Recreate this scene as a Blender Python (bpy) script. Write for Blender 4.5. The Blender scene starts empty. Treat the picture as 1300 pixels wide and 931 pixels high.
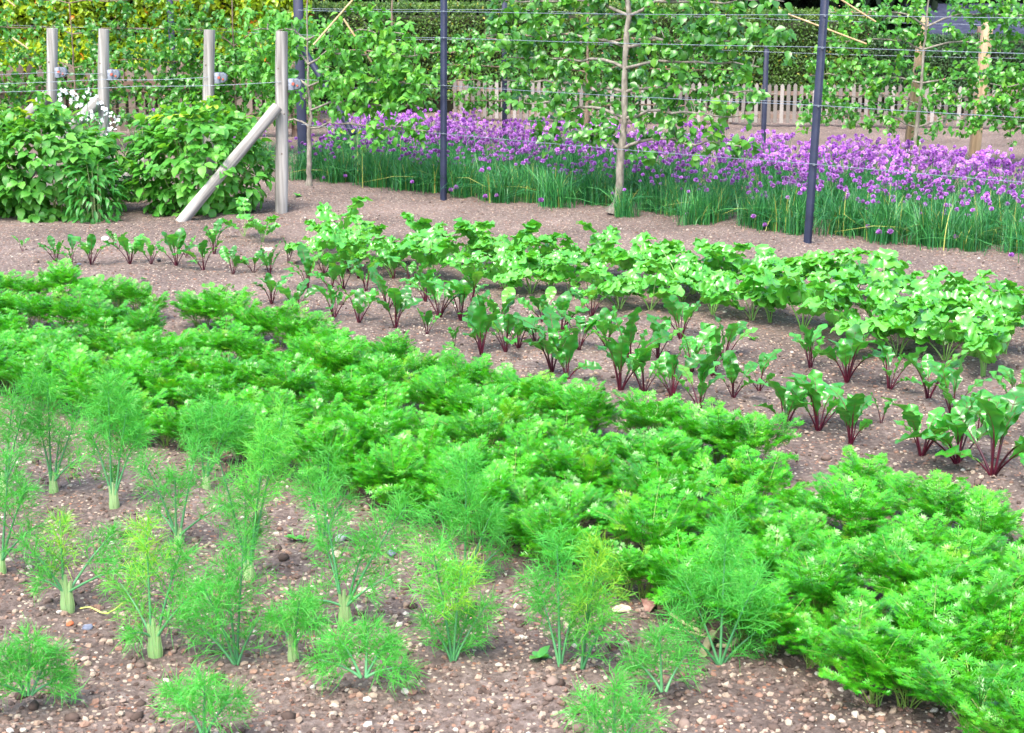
import bpy, math, random
import numpy as np
from mathutils import Vector, Matrix, noise

R = np.random.default_rng(11)
random.seed(5)
sc = bpy.context.scene
COL = sc.collection
rad = math.radians

# ------------------------------------------------------------------ camera maths
W, H, F, EYE, YH = 1300.0, 931.0, 2000.0, 1.65, -10.0
PITCH = math.atan((H / 2 - YH) / F)
CP, SP = math.cos(PITCH), math.sin(PITCH)

def ray(px, py):
    a, b = (px - W / 2) / F, (H / 2 - py) / F
    return np.array([a, CP + b * SP, -SP + b * CP])

def G(px, py, z=0.0):                       # point on the ground seen at a pixel of the photograph
    d = ray(px, py); t = (z - EYE) / d[2]
    return np.array([d[0] * t, d[1] * t, z])

def P(px, py, Y):                           # point at a pixel at forward distance Y
    d = ray(px, py); t = Y / d[1]
    return np.array([d[0] * t, Y, EYE + d[2] * t])

# ------------------------------------------------------------------ mesh building
def unit(a):
    a = np.asarray(a, float)
    return a / np.maximum(np.linalg.norm(a, axis=-1, keepdims=True), 1e-9)

class MB:
    def __init__(s): s.v = []; s.f = []; s.m = []; s.a = []; s.n = 0
    def add(s, verts, faces, mat=0, val=0.5):
        verts = np.asarray(verts, float).reshape(-1, 3)
        faces = np.asarray(faces, int)
        s.v.append(verts); s.f.append(faces + s.n); s.n += len(verts)
        k = len(faces)
        s.m.append(np.full(k, mat)); s.a.append(np.broadcast_to(np.asarray(val, float), (k,)).copy())
    def mesh(s, name, mats, smooth=True):
        me = bpy.data.meshes.new(name)
        V = np.concatenate(s.v) if s.v else np.zeros((0, 3))
        me.vertices.add(len(V)); me.vertices.foreach_set('co', V.ravel())
        tot = np.concatenate([np.full(len(f), f.shape[1]) for f in s.f])
        loops = np.concatenate([f.ravel() for f in s.f])
        st = np.concatenate([[0], np.cumsum(tot)[:-1]])
        me.loops.add(len(loops)); me.loops.foreach_set('vertex_index', loops.astype(np.int32))
        me.polygons.add(len(tot)); me.polygons.foreach_set('loop_start', st.astype(np.int32))
        me.polygons.foreach_set('loop_total', tot.astype(np.int32))
        me.polygons.foreach_set('material_index', np.concatenate(s.m).astype(np.int32))
        me.polygons.foreach_set('use_smooth', np.full(len(tot), smooth))
        for m in mats: me.materials.append(m)
        at = me.attributes.new('v', 'FLOAT', 'FACE'); at.data.foreach_set('value', np.concatenate(s.a).astype(np.float32))
        me.update(calc_edges=True); me.validate()
        return me
    def build(s, name, mats, parent=None, smooth=True):
        return link(name, s.mesh(name, mats, smooth), parent)

def link(name, me, parent=None):
    o = bpy.data.objects.new(name, me); COL.objects.link(o)
    if parent: o.parent = parent
    return o

def empty(name, loc=(0, 0, 0), rz=0):
    o = bpy.data.objects.new(name, None); COL.objects.link(o)
    o.location = loc; o.rotation_euler.z = rz; o.empty_display_size = .05
    return o

def tag(o, label=None, cat=None, group=None, kind=None):
    if label: o['label'] = label
    if cat: o['category'] = cat
    if group: o['group'] = group
    if kind: o['kind'] = kind
    return o

def dup(root):
    r = root.copy(); COL.objects.link(r)
    for ch in list(root.children):
        c = ch.copy(); COL.objects.link(c); c.parent = r
    return r

def kites(mb, Pp, D, S, L, Wd, mat=0, val=.5, mid=.45, N=None, bow=0.0):
    """thin leaf segments: start, direction, side vector, length, width"""
    Pp, D, S = (np.asarray(a, float).reshape(-1, 3) for a in (Pp, D, S))
    L = np.broadcast_to(L, (len(Pp),))[:, None]; Wd = np.broadcast_to(Wd, (len(Pp),))[:, None]
    m = Pp + D * L * mid
    if N is not None: m = m + N * bow * L
    V = np.stack([Pp, m + S * Wd / 2, Pp + D * L, m - S * Wd / 2], 1)
    idx = np.arange(len(Pp))[:, None] * 4 + np.arange(4)
    mb.add(V, idx, mat, val)

def strips(mb, C, S, Wd, mat=0, val=.5):
    """ribbons: C (n,k,3) centre lines, S (n,3) side vectors, Wd (k,) or (n,k) widths"""
    n, k, _ = C.shape
    Wd = np.broadcast_to(Wd, (n, k))[:, :, None]
    A = C + S[:, None, :] * Wd / 2; B = C - S[:, None, :] * Wd / 2
    V = np.stack([A, B], 2).reshape(n, 2 * k, 3)
    q = np.array([[2 * i, 2 * i + 1, 2 * i + 3, 2 * i + 2] for i in range(k - 1)])
    F_ = (np.arange(n)[:, None, None] * 2 * k + q).reshape(-1, 4)
    v = np.repeat(np.broadcast_to(val, (n,)), k - 1)
    mb.add(V, F_, mat, v)

def tube(mb, pts, rr, sides=6, mat=0, val=.5, cap=True, flat=1.0):
    pts = np.asarray(pts, float); k = len(pts); rr = np.broadcast_to(rr, (k,))
    T = unit(np.gradient(pts, axis=0))
    up = np.array([0, 0, 1.]) if abs(T[0][2]) < .9 else np.array([0, 1., 0])
    rings = []
    A = unit(np.cross(T[0], up))
    for i in range(k):
        A = unit(A - T[i] * np.dot(A, T[i])); B = np.cross(T[i], A)
        th = np.linspace(0, 2 * math.pi, sides, endpoint=False)[:, None]
        rings.append(pts[i] + rr[i] * (np.cos(th) * A + flat * np.sin(th) * B))
    V = np.concatenate(rings)
    Fq = [[i * sides + j, i * sides + (j + 1) % sides, (i + 1) * sides + (j + 1) % sides, (i + 1) * sides + j] for i in range(k - 1) for j in range(sides)]
    mb.add(V, Fq, mat, val)
    if cap:
        mb.add(rings[-1], [list(range(sides))], mat, val); mb.add(rings[0], [list(range(sides))[::-1]], mat, val)

def box(mb, c, s, M=None, mat=0, val=.5, bev=.0):
    c = np.asarray(c, float); s = np.asarray(s, float) / 2
    b = bev
    V = []; 
    if b <= 0:
        V = np.array([[x, y, z] for x in (-1, 1) for y in (-1, 1) for z in (-1, 1)]) * s
        Fq = [[0, 1, 3, 2], [4, 6, 7, 5], [0, 4, 5, 1], [2, 3, 7, 6], [0, 2, 6, 4], [1, 5, 7, 3]]
        if M is not None: V = V @ np.array(M).T
        mb.add(V + c, Fq, mat, val)
    else:
        # chamfered vertical prism along z
        x, y, z = s
        ring = [(-x + b, -y), (x - b, -y), (x, -y + b), (x, y - b), (x - b, y), (-x + b, y), (-x, y - b), (-x, -y + b)]
        levels = [(-z, 1.0), (z - b, 1.0), (z, 1 - b / max(x, y))]
        V = np.array([[p[0] * f, p[1] * f, lz] for lz, f in levels for p in ring])
        if M is not None: V = V @ np.array(M).T
        Fq = [[l * 8 + j, l * 8 + (j + 1) % 8, (l + 1) * 8 + (j + 1) % 8, (l + 1) * 8 + j] for l in range(2) for j in range(8)]
        mb.add(V + c, Fq, mat, val)
        mb.add(V[16:] + c, [list(range(8))], mat, val); mb.add(V[:8] + c, [list(range(8))[::-1]], mat, val)

def leaf_tpl(prof, nx=2, fold=.25, droop=.3, ripple=0.0, rfreq=3, serr=0.0, seed=0, res=0):
    """blade along +Y of length 1, facing +Z; returns verts, quads"""
    r = np.random.default_rng(seed)
    if res: prof = np.interp(np.linspace(0, 1, res), np.linspace(0, 1, len(prof)), prof)
    k = len(prof); xs = np.linspace(-1, 1, 2 * nx + 1)
    V = []
    ph = r.uniform(0, 6.28, 2)
    for i, w in enumerate(prof):
        t = i / (k - 1)
        w2 = w * (1 + (serr if i % 2 else -serr))
        for x in xs:
            z = fold * abs(x) * w - droop * t * t + ripple * abs(x) * math.sin(rfreq * 6.28 * t + ph[int(x > 0)]) * min(1, w * 4)
            V.append((x * w2, t - droop * .25 * t * t, z))
    m = 2 * nx + 1
    Q = [[i * m + j, i * m + j + 1, (i + 1) * m + j + 1, (i + 1) * m + j] for i in range(k - 1) for j in range(m - 1)]
    return np.array(V), np.array(Q)

def frames(D, N):
    D = unit(D); N = unit(N - D * (N * D).sum(-1, keepdims=True)); X = np.cross(D, N)
    return np.stack([X, D, N], -1)            # columns

def scatter(mb, tpl, Pp, D, N, S, mat=0, val=.5):
    V, Q = tpl; M = frames(np.asarray(D, float), np.asarray(N, float)); n = len(Pp)
    S = np.asarray(S, float)
    if S.ndim == 0: S = np.full(n, float(S))
    A = np.einsum('nij,kj->nki', M, V) * S[:, None, None] + np.asarray(Pp)[:, None, :]
    F_ = (np.arange(n)[:, None, None] * len(V) + Q[None]).reshape(-1, Q.shape[1])
    mb.add(A, F_, mat, np.repeat(np.broadcast_to(val, (n,)), len(Q)))

def rdir(n, r=R):
    return unit(r.normal(size=(n, 3)))

# ------------------------------------------------------------------ materials
def nmat(name):
    m = bpy.data.materials.new(name); m.use_nodes = True
    nt = m.node_tree; return m, nt, nt.nodes, nt.links, nt.nodes['Principled BSDF']

def leafmat(name, stops, rough=.42, transl=.35, spec=.5, tcol=None, objvar=.12, nscale=0):
    m, nt, N, L, b = nmat(name)
    at = N.new('ShaderNodeAttribute'); at.attribute_name = 'v'
    cr = N.new('ShaderNodeValToRGB'); e = cr.color_ramp.elements
    for i, (p, c) in enumerate(stops):
        el = e[i] if i < 2 else e.new(p)
        el.position = p; el.color = (*c, 1)
    L.new(at.outputs['Fac'], cr.inputs[0])
    oi = N.new('ShaderNodeObjectInfo')
    mr = N.new('ShaderNodeMapRange'); mr.inputs['To Min'].default_value = 1 - objvar; mr.inputs['To Max'].default_value = 1 + objvar
    L.new(oi.outputs['Random'], mr.inputs['Value'])
    hs = N.new('ShaderNodeHueSaturation'); L.new(cr.outputs[0], hs.inputs['Color']); L.new(mr.outputs[0], hs.inputs['Value'])
    tex = N.new('ShaderNodeTexNoise'); tex.inputs['Scale'].default_value = nscale or 60
    geo = N.new('ShaderNodeNewGeometry'); L.new(geo.outputs['Position'], tex.inputs['Vector'])
    mr2 = N.new('ShaderNodeMapRange'); mr2.inputs['From Min'].default_value = .3; mr2.inputs['From Max'].default_value = .7
    mr2.inputs['To Min'].default_value = .488; mr2.inputs['To Max'].default_value = .512
    L.new(tex.outputs['Fac'], mr2.inputs['Value']); L.new(mr2.outputs[0], hs.inputs['Hue'])
    L.new(hs.outputs[0], b.inputs['Base Color'])
    b.inputs['Roughness'].default_value = rough; b.inputs['Specular IOR Level'].default_value = spec
    tr = N.new('ShaderNodeBsdfTranslucent')
    tm = N.new('ShaderNodeMixRGB'); tm.blend_type = 'MULTIPLY'; tm.inputs[0].default_value = 1; tm.inputs[2].default_value = (*(tcol or (1.5, 1.25, .5)), 1)
    L.new(hs.outputs[0], tm.inputs[1]); L.new(tm.outputs[0], tr.inputs['Color'])
    mx = N.new('ShaderNodeMixShader'); mx.inputs[0].default_value = transl
    L.new(b.outputs[0], mx.inputs[1]); L.new(tr.outputs[0], mx.inputs[2])
    L.new(mx.outputs[0], N['Material Output'].inputs[0])
    return m

def noisemat(name, c1, c2, scale=20, rough=.7, stretch=(1, 1, 1), bump=.0, metallic=0, dirt=None, detail=6, spec=.3, coords='Object'):
    m, nt, N, L, b = nmat(name)
    tc = N.new('ShaderNodeTexCoord'); mp = N.new('ShaderNodeMapping'); mp.inputs['Scale'].default_value = stretch
    L.new(tc.outputs[coords], mp.inputs[0])
    tx = N.new('ShaderNodeTexNoise'); tx.inputs['Scale'].default_value = scale; tx.inputs['Detail'].default_value = detail
    L.new(mp.outputs[0], tx.inputs['Vector'])
    cr = N.new('ShaderNodeValToRGB'); cr.color_ramp.elements[0].position = .32; cr.color_ramp.elements[1].position = .68
    cr.color_ramp.elements[0].color = (*c1, 1); cr.color_ramp.elements[1].color = (*c2, 1)
    L.new(tx.outputs['Fac'], cr.inputs[0]); L.new(cr.outputs[0], b.inputs['Base Color'])
    b.inputs['Roughness'].default_value = rough; b.inputs['Metallic'].default_value = metallic; b.inputs['Specular IOR Level'].default_value = spec
    if bump:
        bp = N.new('ShaderNodeBump'); bp.inputs['Strength'].default_value = bump; bp.inputs['Distance'].default_value = .01
        L.new(tx.outputs['Fac'], bp.inputs['Height']); L.new(bp.outputs[0], b.inputs['Normal'])
    return m

def rampmat(name, stops, rough=.8, spec=.3):
    m, nt, N, L, b = nmat(name)
    at = N.new('ShaderNodeAttribute'); at.attribute_name = 'v'
    cr = N.new('ShaderNodeValToRGB'); e = cr.color_ramp.elements; cr.color_ramp.interpolation = 'LINEAR'
    for i, (p, c) in enumerate(stops):
        el = e[i] if i < 2 else e.new(p)
        el.position = p; el.color = (*c, 1)
    L.new(at.outputs['Fac'], cr.inputs[0])
    tx = N.new('ShaderNodeTexNoise'); tx.inputs['Scale'].default_value = 90
    geo = N.new('ShaderNodeNewGeometry'); L.new(geo.outputs['Position'], tx.inputs['Vector'])
    mr = N.new('ShaderNodeMapRange'); mr.inputs['To Min'].default_value = .65; mr.inputs['To Max'].default_value = 1.35; L.new(tx.outputs['Fac'], mr.inputs['Value'])
    hs = N.new('ShaderNodeHueSaturation'); L.new(cr.outputs[0], hs.inputs['Color']); L.new(mr.outputs[0], hs.inputs['Value'])
    L.new(hs.outputs[0], b.inputs['Base Color']); b.inputs['Roughness'].default_value = rough; b.inputs['Specular IOR Level'].default_value = spec
    return m

def soilmat():
    m, nt, N, L, b = nmat('soil')
    geo = N.new('ShaderNodeNewGeometry')
    big = N.new('ShaderNodeTexNoise'); big.inputs['Scale'].default_value = 1.1; big.inputs['Detail'].default_value = 5; L.new(geo.outputs['Position'], big.inputs['Vector'])
    fine = N.new('ShaderNodeTexNoise'); fine.inputs['Scale'].default_value = 45; fine.inputs['Detail'].default_value = 8; fine.inputs['Roughness'].default_value = .7; L.new(geo.outputs['Position'], fine.inputs['Vector'])
    cr = N.new('ShaderNodeValToRGB'); e = cr.color_ramp.elements
    e[0].position = .3; e[0].color = (.066, .050, .043, 1); e[1].position = .72; e[1].color = (.27, .218, .19, 1)
    k = e.new(.5); k.color = (.15, .113, .096, 1)
    L.new(fine.outputs['Fac'], cr.inputs[0])
    mr = N.new('ShaderNodeMapRange'); mr.inputs['From Min'].default_value = .3; mr.inputs['From Max'].default_value = .7; mr.inputs['To Min'].default_value = .66; mr.inputs['To Max'].default_value = 1.25
    L.new(big.outputs['Fac'], mr.inputs['Value'])
    hs = N.new('ShaderNodeHueSaturation'); L.new(cr.outputs[0], hs.inputs['Color']); L.new(mr.outputs[0], hs.inputs['Value'])
    # mineral flecks: tan, cream and reddish crumbs
    vo = N.new('ShaderNodeTexVoronoi'); vo.inputs['Scale'].default_value = 75; L.new(geo.outputs['Position'], vo.inputs['Vector'])
    sep = N.new('ShaderNodeSeparateColor'); L.new(vo.outputs['Color'], sep.inputs[0])
    gt = N.new('ShaderNodeMath'); gt.operation = 'GREATER_THAN'; gt.inputs[1].default_value = .72; L.new(sep.outputs[0], gt.inputs[0])
    lt = N.new('ShaderNodeMath'); lt.operation = 'LESS_THAN'; lt.inputs[1].default_value = .42; L.new(vo.outputs['Distance'], lt.inputs[0])
    ml = N.new('ShaderNodeMath'); ml.operation = 'MULTIPLY'; L.new(gt.outputs[0], ml.inputs[0]); L.new(lt.outputs[0], ml.inputs[1])
    fc = N.new('ShaderNodeValToRGB'); fe = fc.color_ramp.elements
    fe[0].position = 0; fe[0].color = (.12, .06, .045, 1); fe[1].position = 1; fe[1].color = (.42, .36, .29, 1)
    q = fe.new(.35); q.color = (.32, .16, .10, 1); q = fe.new(.6); q.color = (.42, .33, .24, 1)
    L.new(sep.outputs[1], fc.inputs[0])
    mix = N.new('ShaderNodeMixRGB'); L.new(ml.outputs[0], mix.inputs[0]); L.new(hs.outputs[0], mix.inputs[1]); L.new(fc.outputs[0], mix.inputs[2])
    L.new(mix.outputs[0], b.inputs['Base Color']); b.inputs['Roughness'].default_value = .95; b.inputs['Specular IOR Level'].default_value = .15
    bp = N.new('ShaderNodeBump'); bp.inputs['Strength'].default_value = .9; bp.inputs['Distance'].default_value = .02
    ad = N.new('ShaderNodeMath'); ad.operation = 'ADD'; L.new(fine.outputs['Fac'], ad.inputs[0])
    m3 = N.new('ShaderNodeMath'); m3.operation = 'MULTIPLY'; m3.inputs[1].default_value = .35; L.new(ml.outputs[0], m3.inputs[0]); L.new(m3.outputs[0], ad.inputs[1])
    L.new(ad.outputs[0], bp.inputs['Height']); L.new(bp.outputs[0], b.inputs['Normal'])
    return m

M = {}
M['soil'] = soilmat()
M['crumb'] = rampmat('soil_crumb', [(0, (.055, .039, .032)), (.6, (.13, .094, .077)), (1, (.22, .165, .135))], .95, .1)
M['stone'] = rampmat('stone', [(0, (.10, .06, .045)), (.25, (.20, .115, .08)), (.5, (.24, .18, .13)), (.88, (.30, .25, .195)), (1, (.45, .41, .355))], .8, .3)
M['slate'] = noisemat('slate_stone', (.07, .085, .12), (.17, .19, .25), 40, .7)
M['blackstone'] = noisemat('dark_stone', (.015, .015, .02), (.05, .05, .06), 40, .6)
M['cream'] = noisemat('cream_stone', (.32, .26, .18), (.5, .44, .34), 60, .8, bump=.3)
M['white'] = noisemat('pale_flint', (.4, .38, .35), (.6, .58, .54), 60, .7, bump=.3)
M['brick'] = noisemat('orange_brick', (.3, .07, .025), (.42, .13, .06), 60, .8)
M['carrot'] = leafmat('carrot_leaf', [(0, (.035, .23, .006)), (.5, (.058, .36, .010)), (.88, (.09, .46, .02)), (1, (.17, .42, .02))], .32, .36, .7)
M['carrotstem'] = leafmat('carrot_stem', [(0, (.10, .22, .03)), (1, (.2, .3, .06))], .5, .1)
M['fennel'] = leafmat('fennel_leaf', [(0, (.045, .27, .025)), (.5, (.075, .40, .06)), (.85, (.12, .48, .07)), (1, (.24, .50, .03))], .5, .4, .35)
M['fennelstem'] = leafmat('fennel_stem', [(0, (.045, .20, .07)), (1, (.09, .29, .11))], .45, .05)
M['bulb'] = leafmat('fennel_bulb', [(0, (.15, .30, .09)), (1, (.30, .43, .20))], .4, .15)
M['beet'] = leafmat('beet_leaf', [(0, (.022, .15, .014)), (.5, (.04, .24, .024)), (.85, (.065, .33, .035)), (1, (.14, .37, .02))], .3, .36, .8, nscale=30)
M['beetstem'] = leafmat('beet_stem', [(0, (.035, .003, .009)), (1, (.075, .005, .018))], .35, .05, tcol=(1, .5, .6))
M['beetvein'] = leafmat('beet_vein', [(0, (.10, .09, .03)), (1, (.12, .02, .03))], .4, .1)
M['parsnip'] = leafmat('parsnip_leaf', [(0, (.042, .23, .012)), (.5, (.075, .35, .028)), (1, (.14, .46, .065))], .33, .33, 1.0, nscale=30)
M['parsnipstem'] = leafmat('parsnip_stem', [(0, (.13, .30, .05)), (1, (.22, .38, .10))], .45, .1)
M['rasp'] = leafmat('raspberry_leaf', [(0, (.04, .19, .02)), (.5, (.09, .33, .04)), (.85, (.16, .43, .06)), (1, (.34, .50, .04))], .42, .38, .45)
M['cane'] = noisemat('raspberry_cane', (.13, .2, .06), (.24, .28, .12), 30)
M['phlox'] = leafmat('phlox_leaf', [(0, (.025, .16, .02)), (1, (.06, .28, .04))], .4, .3)
M['pear'] = leafmat('pear_leaf', [(0, (.035, .16, .022)), (.5, (.07, .27, .03)), (.85, (.12, .37, .04)), (1, (.22, .42, .03))], .34, .42, .7)
M['apple'] = leafmat('apple_leaf', [(0, (.045, .19, .022)), (.5, (.08, .29, .035)), (1, (.16, .40, .045))], .38, .38, .45)
M['fruitlet'] = rampmat('fruitlet', [(0, (.30, .12, .07)), (1, (.42, .26, .15))], .6)
M['bark'] = noisemat('fruit_bark', (.11, .098, .078), (.26, .235, .195), 35, .85, (1, 1, .5), .5)
M['darkbark'] = noisemat('dark_bark', (.09, .06, .04), (.2, .15, .11), 35, .85, (1, 1, .5), .5)
M['hedgeyellow'] = leafmat('yellow_hedge_leaf', [(0, (.08, .17, .008)), (.5, (.22, .36, .012)), (.93, (.42, .50, .02)), (1, (.6, .18, .02))], .35, .35, .5)
M['hedgegreen'] = leafmat('green_hedge_leaf', [(0, (.03, .075, .014)), (.5, (.065, .15, .022)), (.9, (.12, .22, .03)), (1, (.28, .26, .03))], .4, .25, .4)
M['hedgedark'] = leafmat('dark_hedge_leaf', [(0, (.012, .04, .014)), (.6, (.028, .08, .022)), (1, (.06, .11, .03))], .45, .2, .4)
M['shaded_yew'] = leafmat('shaded_evergreen_leaf', [(0, (.006, .014, .007)), (1, (.016, .034, .014))], .6, .1, .2)  # near-black leaf colour with the woodland shade painted in
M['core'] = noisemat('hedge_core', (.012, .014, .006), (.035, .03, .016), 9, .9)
M['chive'] = leafmat('chive_leaf', [(0, (.012, .10, .03)), (.5, (.026, .18, .045)), (.93, (.07, .28, .05)), (1, (.38, .38, .08))], .4, .2, .4)
M['chiveflower'] = leafmat('chive_flower', [(0, (.26, .075, .38)), (.5, (.48, .19, .56)), (1, (.66, .40, .72))], .6, .3, .2, tcol=(1.2, .9, 1.2), objvar=.3)
M['whiteflower'] = leafmat('white_petal', [(0, (.75, .78, .74)), (1, (.9, .9, .9))], .6, .3, .2, tcol=(1, 1, 1))
M['postwood'] = noisemat('weathered_post', (.13, .122, .11), (.37, .35, .325), 30, .9, (1, 1, .05), .8)
M['endgrain'] = noisemat('end_grain', (.3, .26, .2), (.55, .5, .42), 60, .9)
M['knot'] = noisemat('knot', (.07, .05, .035), (.14, .1, .07), 60, .9)
M['tanwood'] = noisemat('tan_post', (.20, .135, .08), (.38, .28, .175), 22, .85, (1, 1, .07), .3)
M['picket'] = rampmat('picket_wood', [(0, (.10, .085, .075)), (.6, (.19, .17, .15)), (1, (.29, .265, .24))], .85)
M['oldpicket'] = rampmat('old_picket_wood', [(0, (.10, .07, .055)), (.6, (.17, .13, .105)), (1, (.24, .19, .155))], .85)
M['picketpost'] = noisemat('fence_post_wood', (.15, .10, .078), (.27, .195, .15), 22, .85, (1, 1, .07))
M['railwood'] = noisemat('brown_board', (.11, .065, .05), (.19, .12, .09), 22, .85, (.08, 1, 1))
M['orangepicket'] = noisemat('orange_board', (.5, .17, .06), (.62, .25, .1), 22, .8)
M['pole'] = noisemat('painted_steel', (.012, .015, .032), (.022, .027, .055), 8, .5, spec=.25)
M['wire'] = noisemat('galvanised_wire', (.13, .16, .20), (.25, .29, .34), 60, .45, metallic=.4)
M['zinc'] = noisemat('zinc', (.10, .115, .14), (.20, .22, .255), 60, .45, metallic=.3)
M['rust'] = noisemat('red_bolt', (.3, .06, .04), (.4, .12, .08), 60, .6)
M['bamboo'] = noisemat('bamboo', (.36, .24, .11), (.52, .38, .22), 30, .5, (1, 1, .3))
M['shed'] = noisemat('dark_felt', (.018, .022, .045), (.04, .045, .08), 14, .7)
M['shedwood'] = noisemat('dark_boards', (.012, .012, .018), (.03, .03, .035), 14, .8)
M['deadleaf'] = noisemat('dead_leaf', (.16, .075, .06), (.32, .2, .16), 60, .8, bump=.4)
M['straw'] = noisemat('dry_stalk', (.28, .24, .12), (.45, .41, .24), 50, .7, (1, 1, .3))
M['yellowstrand'] = noisemat('yellow_strand', (.35, .42, .08), (.5, .55, .14), 50, .6)

# ------------------------------------------------------------------ soil
def soil_h(x, y):
    v = Vector((x, y, 0))
    return .022 * noise.noise(v * 2.1) + .012 * noise.noise(v * 7.3) + .013 * noise.noise(v * 17.0)

def gridaxis(lo, hi, step, far):
    a = list(np.arange(lo, hi + 1e-6, step)); s = step; 
    x = hi
    while x < far: s *= 1.35; x += s; a.append(x)
    s = step; x = lo
    while x > -far: s *= 1.35; x -= s; a.insert(0, x)
    return np.array(a)

gx = gridaxis(-4.2, 4.4, .035, 300); gy = gridaxis(2.6, 13.2, .035, 300)
Vg = np.zeros((len(gx), len(gy), 3))
Vg[..., 0] = gx[:, None]; Vg[..., 1] = gy[None, :]
for i, x in enumerate(gx):
    if abs(x) > 9: continue
    for j, y in enumerate(gy):
        if 1 < y < 24: Vg[i, j, 2] = soil_h(x, y)
ii = np.arange(len(gx) - 1)[:, None] * len(gy) + np.arange(len(gy) - 1)[None, :]
Fg = np.stack([ii, ii + len(gy), ii + len(gy) + 1, ii + 1], -1).reshape(-1, 4)
mb = MB(); mb.add(Vg, Fg)
tag(mb.build('soil', [M['soil']]), kind='structure')

def ico(seed, k=1.0):
    r = np.random.default_rng(seed); g = (1 + 5 ** .5) / 2
    V = unit(np.array([[-1, g, 0], [1, g, 0], [-1, -g, 0], [1, -g, 0], [0, -1, g], [0, 1, g], [0, -1, -g], [0, 1, -g], [g, 0, -1], [g, 0, 1], [-g, 0, -1], [-g, 0, 1]]))
    V = V * (1, .78, .62) * r.uniform(.72, 1.2, (12, 1))
    T = np.array([[0, 11, 5], [0, 5, 1], [0, 1, 7], [0, 7, 10], [0, 10, 11], [1, 5, 9], [5, 11, 4], [11, 10, 2], [10, 7, 6], [7, 1, 8], [3, 9, 4], [3, 4, 2], [3, 2, 6], [3, 6, 8], [3, 8, 9], [4, 9, 5], [2, 4, 11], [6, 2, 10], [8, 6, 7], [9, 8, 1]])
    return V, T

def debris(n, smin, smax, pw, seed, ymax=13.5):
    r = np.random.default_rng(seed); mb = MB()
    # even in image space, so that near and far ground are equally strewn
    px = r.uniform(-120, 1420, n); py = r.uniform(195, 1010, n) if True else 0
    pts = np.array([G(a, b) for a, b in zip(px, py)])
    pts[:, 2] = [soil_h(a, b) for a, b in pts[:, :2]]
    S = smin + (smax - smin) * r.uniform(0, 1, n) ** pw
    pts[:, 2] += S * .15
    vals = r.uniform(0, 1, n)
    for k in range(5):
        s = slice(k, n, 5); m = len(pts[s])
        a = r.uniform(0, 6.28, m)
        D = np.stack([np.cos(a), np.sin(a), r.uniform(-.25, .25, m)], -1)
        Nn = np.tile([0, 0, 1.], (m, 1)) + r.normal(size=(m, 3)) * .25
        scatter(mb, ico(k + seed), pts[s], D, Nn, S[s], 0, vals[s])
    return mb
tag(debris(800, .008, .024, 1.8, 55).build('soil_clods', [M['crumb']], smooth=True), 'larger rounded clods of dug soil scattered over the beds', 'soil clods', kind='stuff')
tag(debris(22000, .0025, .011, 1.6, 3).build('soil_crumbs', [M['crumb']], smooth=False), 'brown crumbs of dug soil all over the beds', 'soil crumbs', kind='stuff')
tag(debris(12000, .0022, .0145, 2.6, 21).build('gravel', [M['stone']], smooth=False), 'small tan, cream and rusty stones strewn over the soil', 'gravel', kind='stuff')

def stone(px, py, size, mat, label, seed, flat=.6):
    bm_v = []; r = np.random.default_rng(seed)
    import bmesh
    bm = bmesh.new(); bmesh.ops.create_icosphere(bm, subdivisions=2, radius=1)
    off = Vector(r.uniform(0, 50, 3))
    for v in bm.verts:
        k = 1 + .45 * noise.noise(v.co * 1.3 + off) + .12 * noise.noise(v.co * 4 + off)
        v.co = Vector((v.co.x * k, v.co.y * k * .75, v.co.z * k * flat)) * size
    me = bpy.data.meshes.new('stone'); bm.to_mesh(me); bm.free(); me.materials.append(M[mat])
    o = link('stone', me); p = G(px, py); o.location = (p[0], p[1], soil_h(p[0], p[1]) + size * flat * .45); o.rotation_euler.z = seed
    tag(o, label, 'stone', 'larger stones lying on the soil')
for a in [(433, 688, .022, 'white', 'white crumpled-looking stone on the soil behind the leaning fennel', 1), (427, 703, .02, 'cream', 'round cream stone just in front of the white crumpled stone', 2),
          (111, 797, .016, 'slate', 'blue-grey stone on the soil right of the left fennel bulb', 3), (89, 794, .012, 'brick', 'bright orange brick fragment on the soil beside the blue-grey stone', 4),
          (510, 627, .026, 'cream', 'cream stone at the foot of the nearest carrot row', 5), (133, 304, .03, 'white', 'round white stone behind the far left beetroots', 6),
          (341, 315, .035, 'cream', 'large cream stone between the beetroots and the leaning brace', 7), (202, 334, .018, 'blackstone', 'small black stone in the far left beetroot row', 8),
          (1217, 483, .022, 'cream', 'cream stone between beetroots and parsnips at the right', 9), (100, 337, .015, 'slate', 'dark grey stone in front of the far left beetroots', 10),
          (497, 702, .017, 'slate', 'dark grey stone on the stony soil right of the leaning fennel', 11), (464, 752, .028, 'cream', 'flat tan stone on the stony soil between two fennels', 12, .35),
          (790, 775, .03, 'cream', 'flat pale flake of stone near the brown dead leaves', 13, .25)]:
    stone(*a)

# ------------------------------------------------------------------ carrots
def curve(p0, d0, L, bend, k, side=None):
    """points of an arching stem starting at p0 in direction d0 and bending towards horizontal/down"""
    pts = [np.array(p0, float)]; d = unit(np.array(d0, float)); s = L / (k - 1)
    h = unit(np.array([d[0], d[1], 0]) + 1e-6)
    for i in range(k - 1):
        pts.append(pts[-1] + d * s)
        d = unit(d + (np.array([h[0], h[1], 0]) * .5 - np.array([0, 0, 1.])) * bend / (k - 1))
    return np.array(pts)

def interp(pts, t):
    x = t * (len(pts) - 1); i = min(int(x), len(pts) - 2); f = x - i
    return pts[i] * (1 - f) + pts[i + 1] * f, unit(pts[i + 1] - pts[i])

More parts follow.
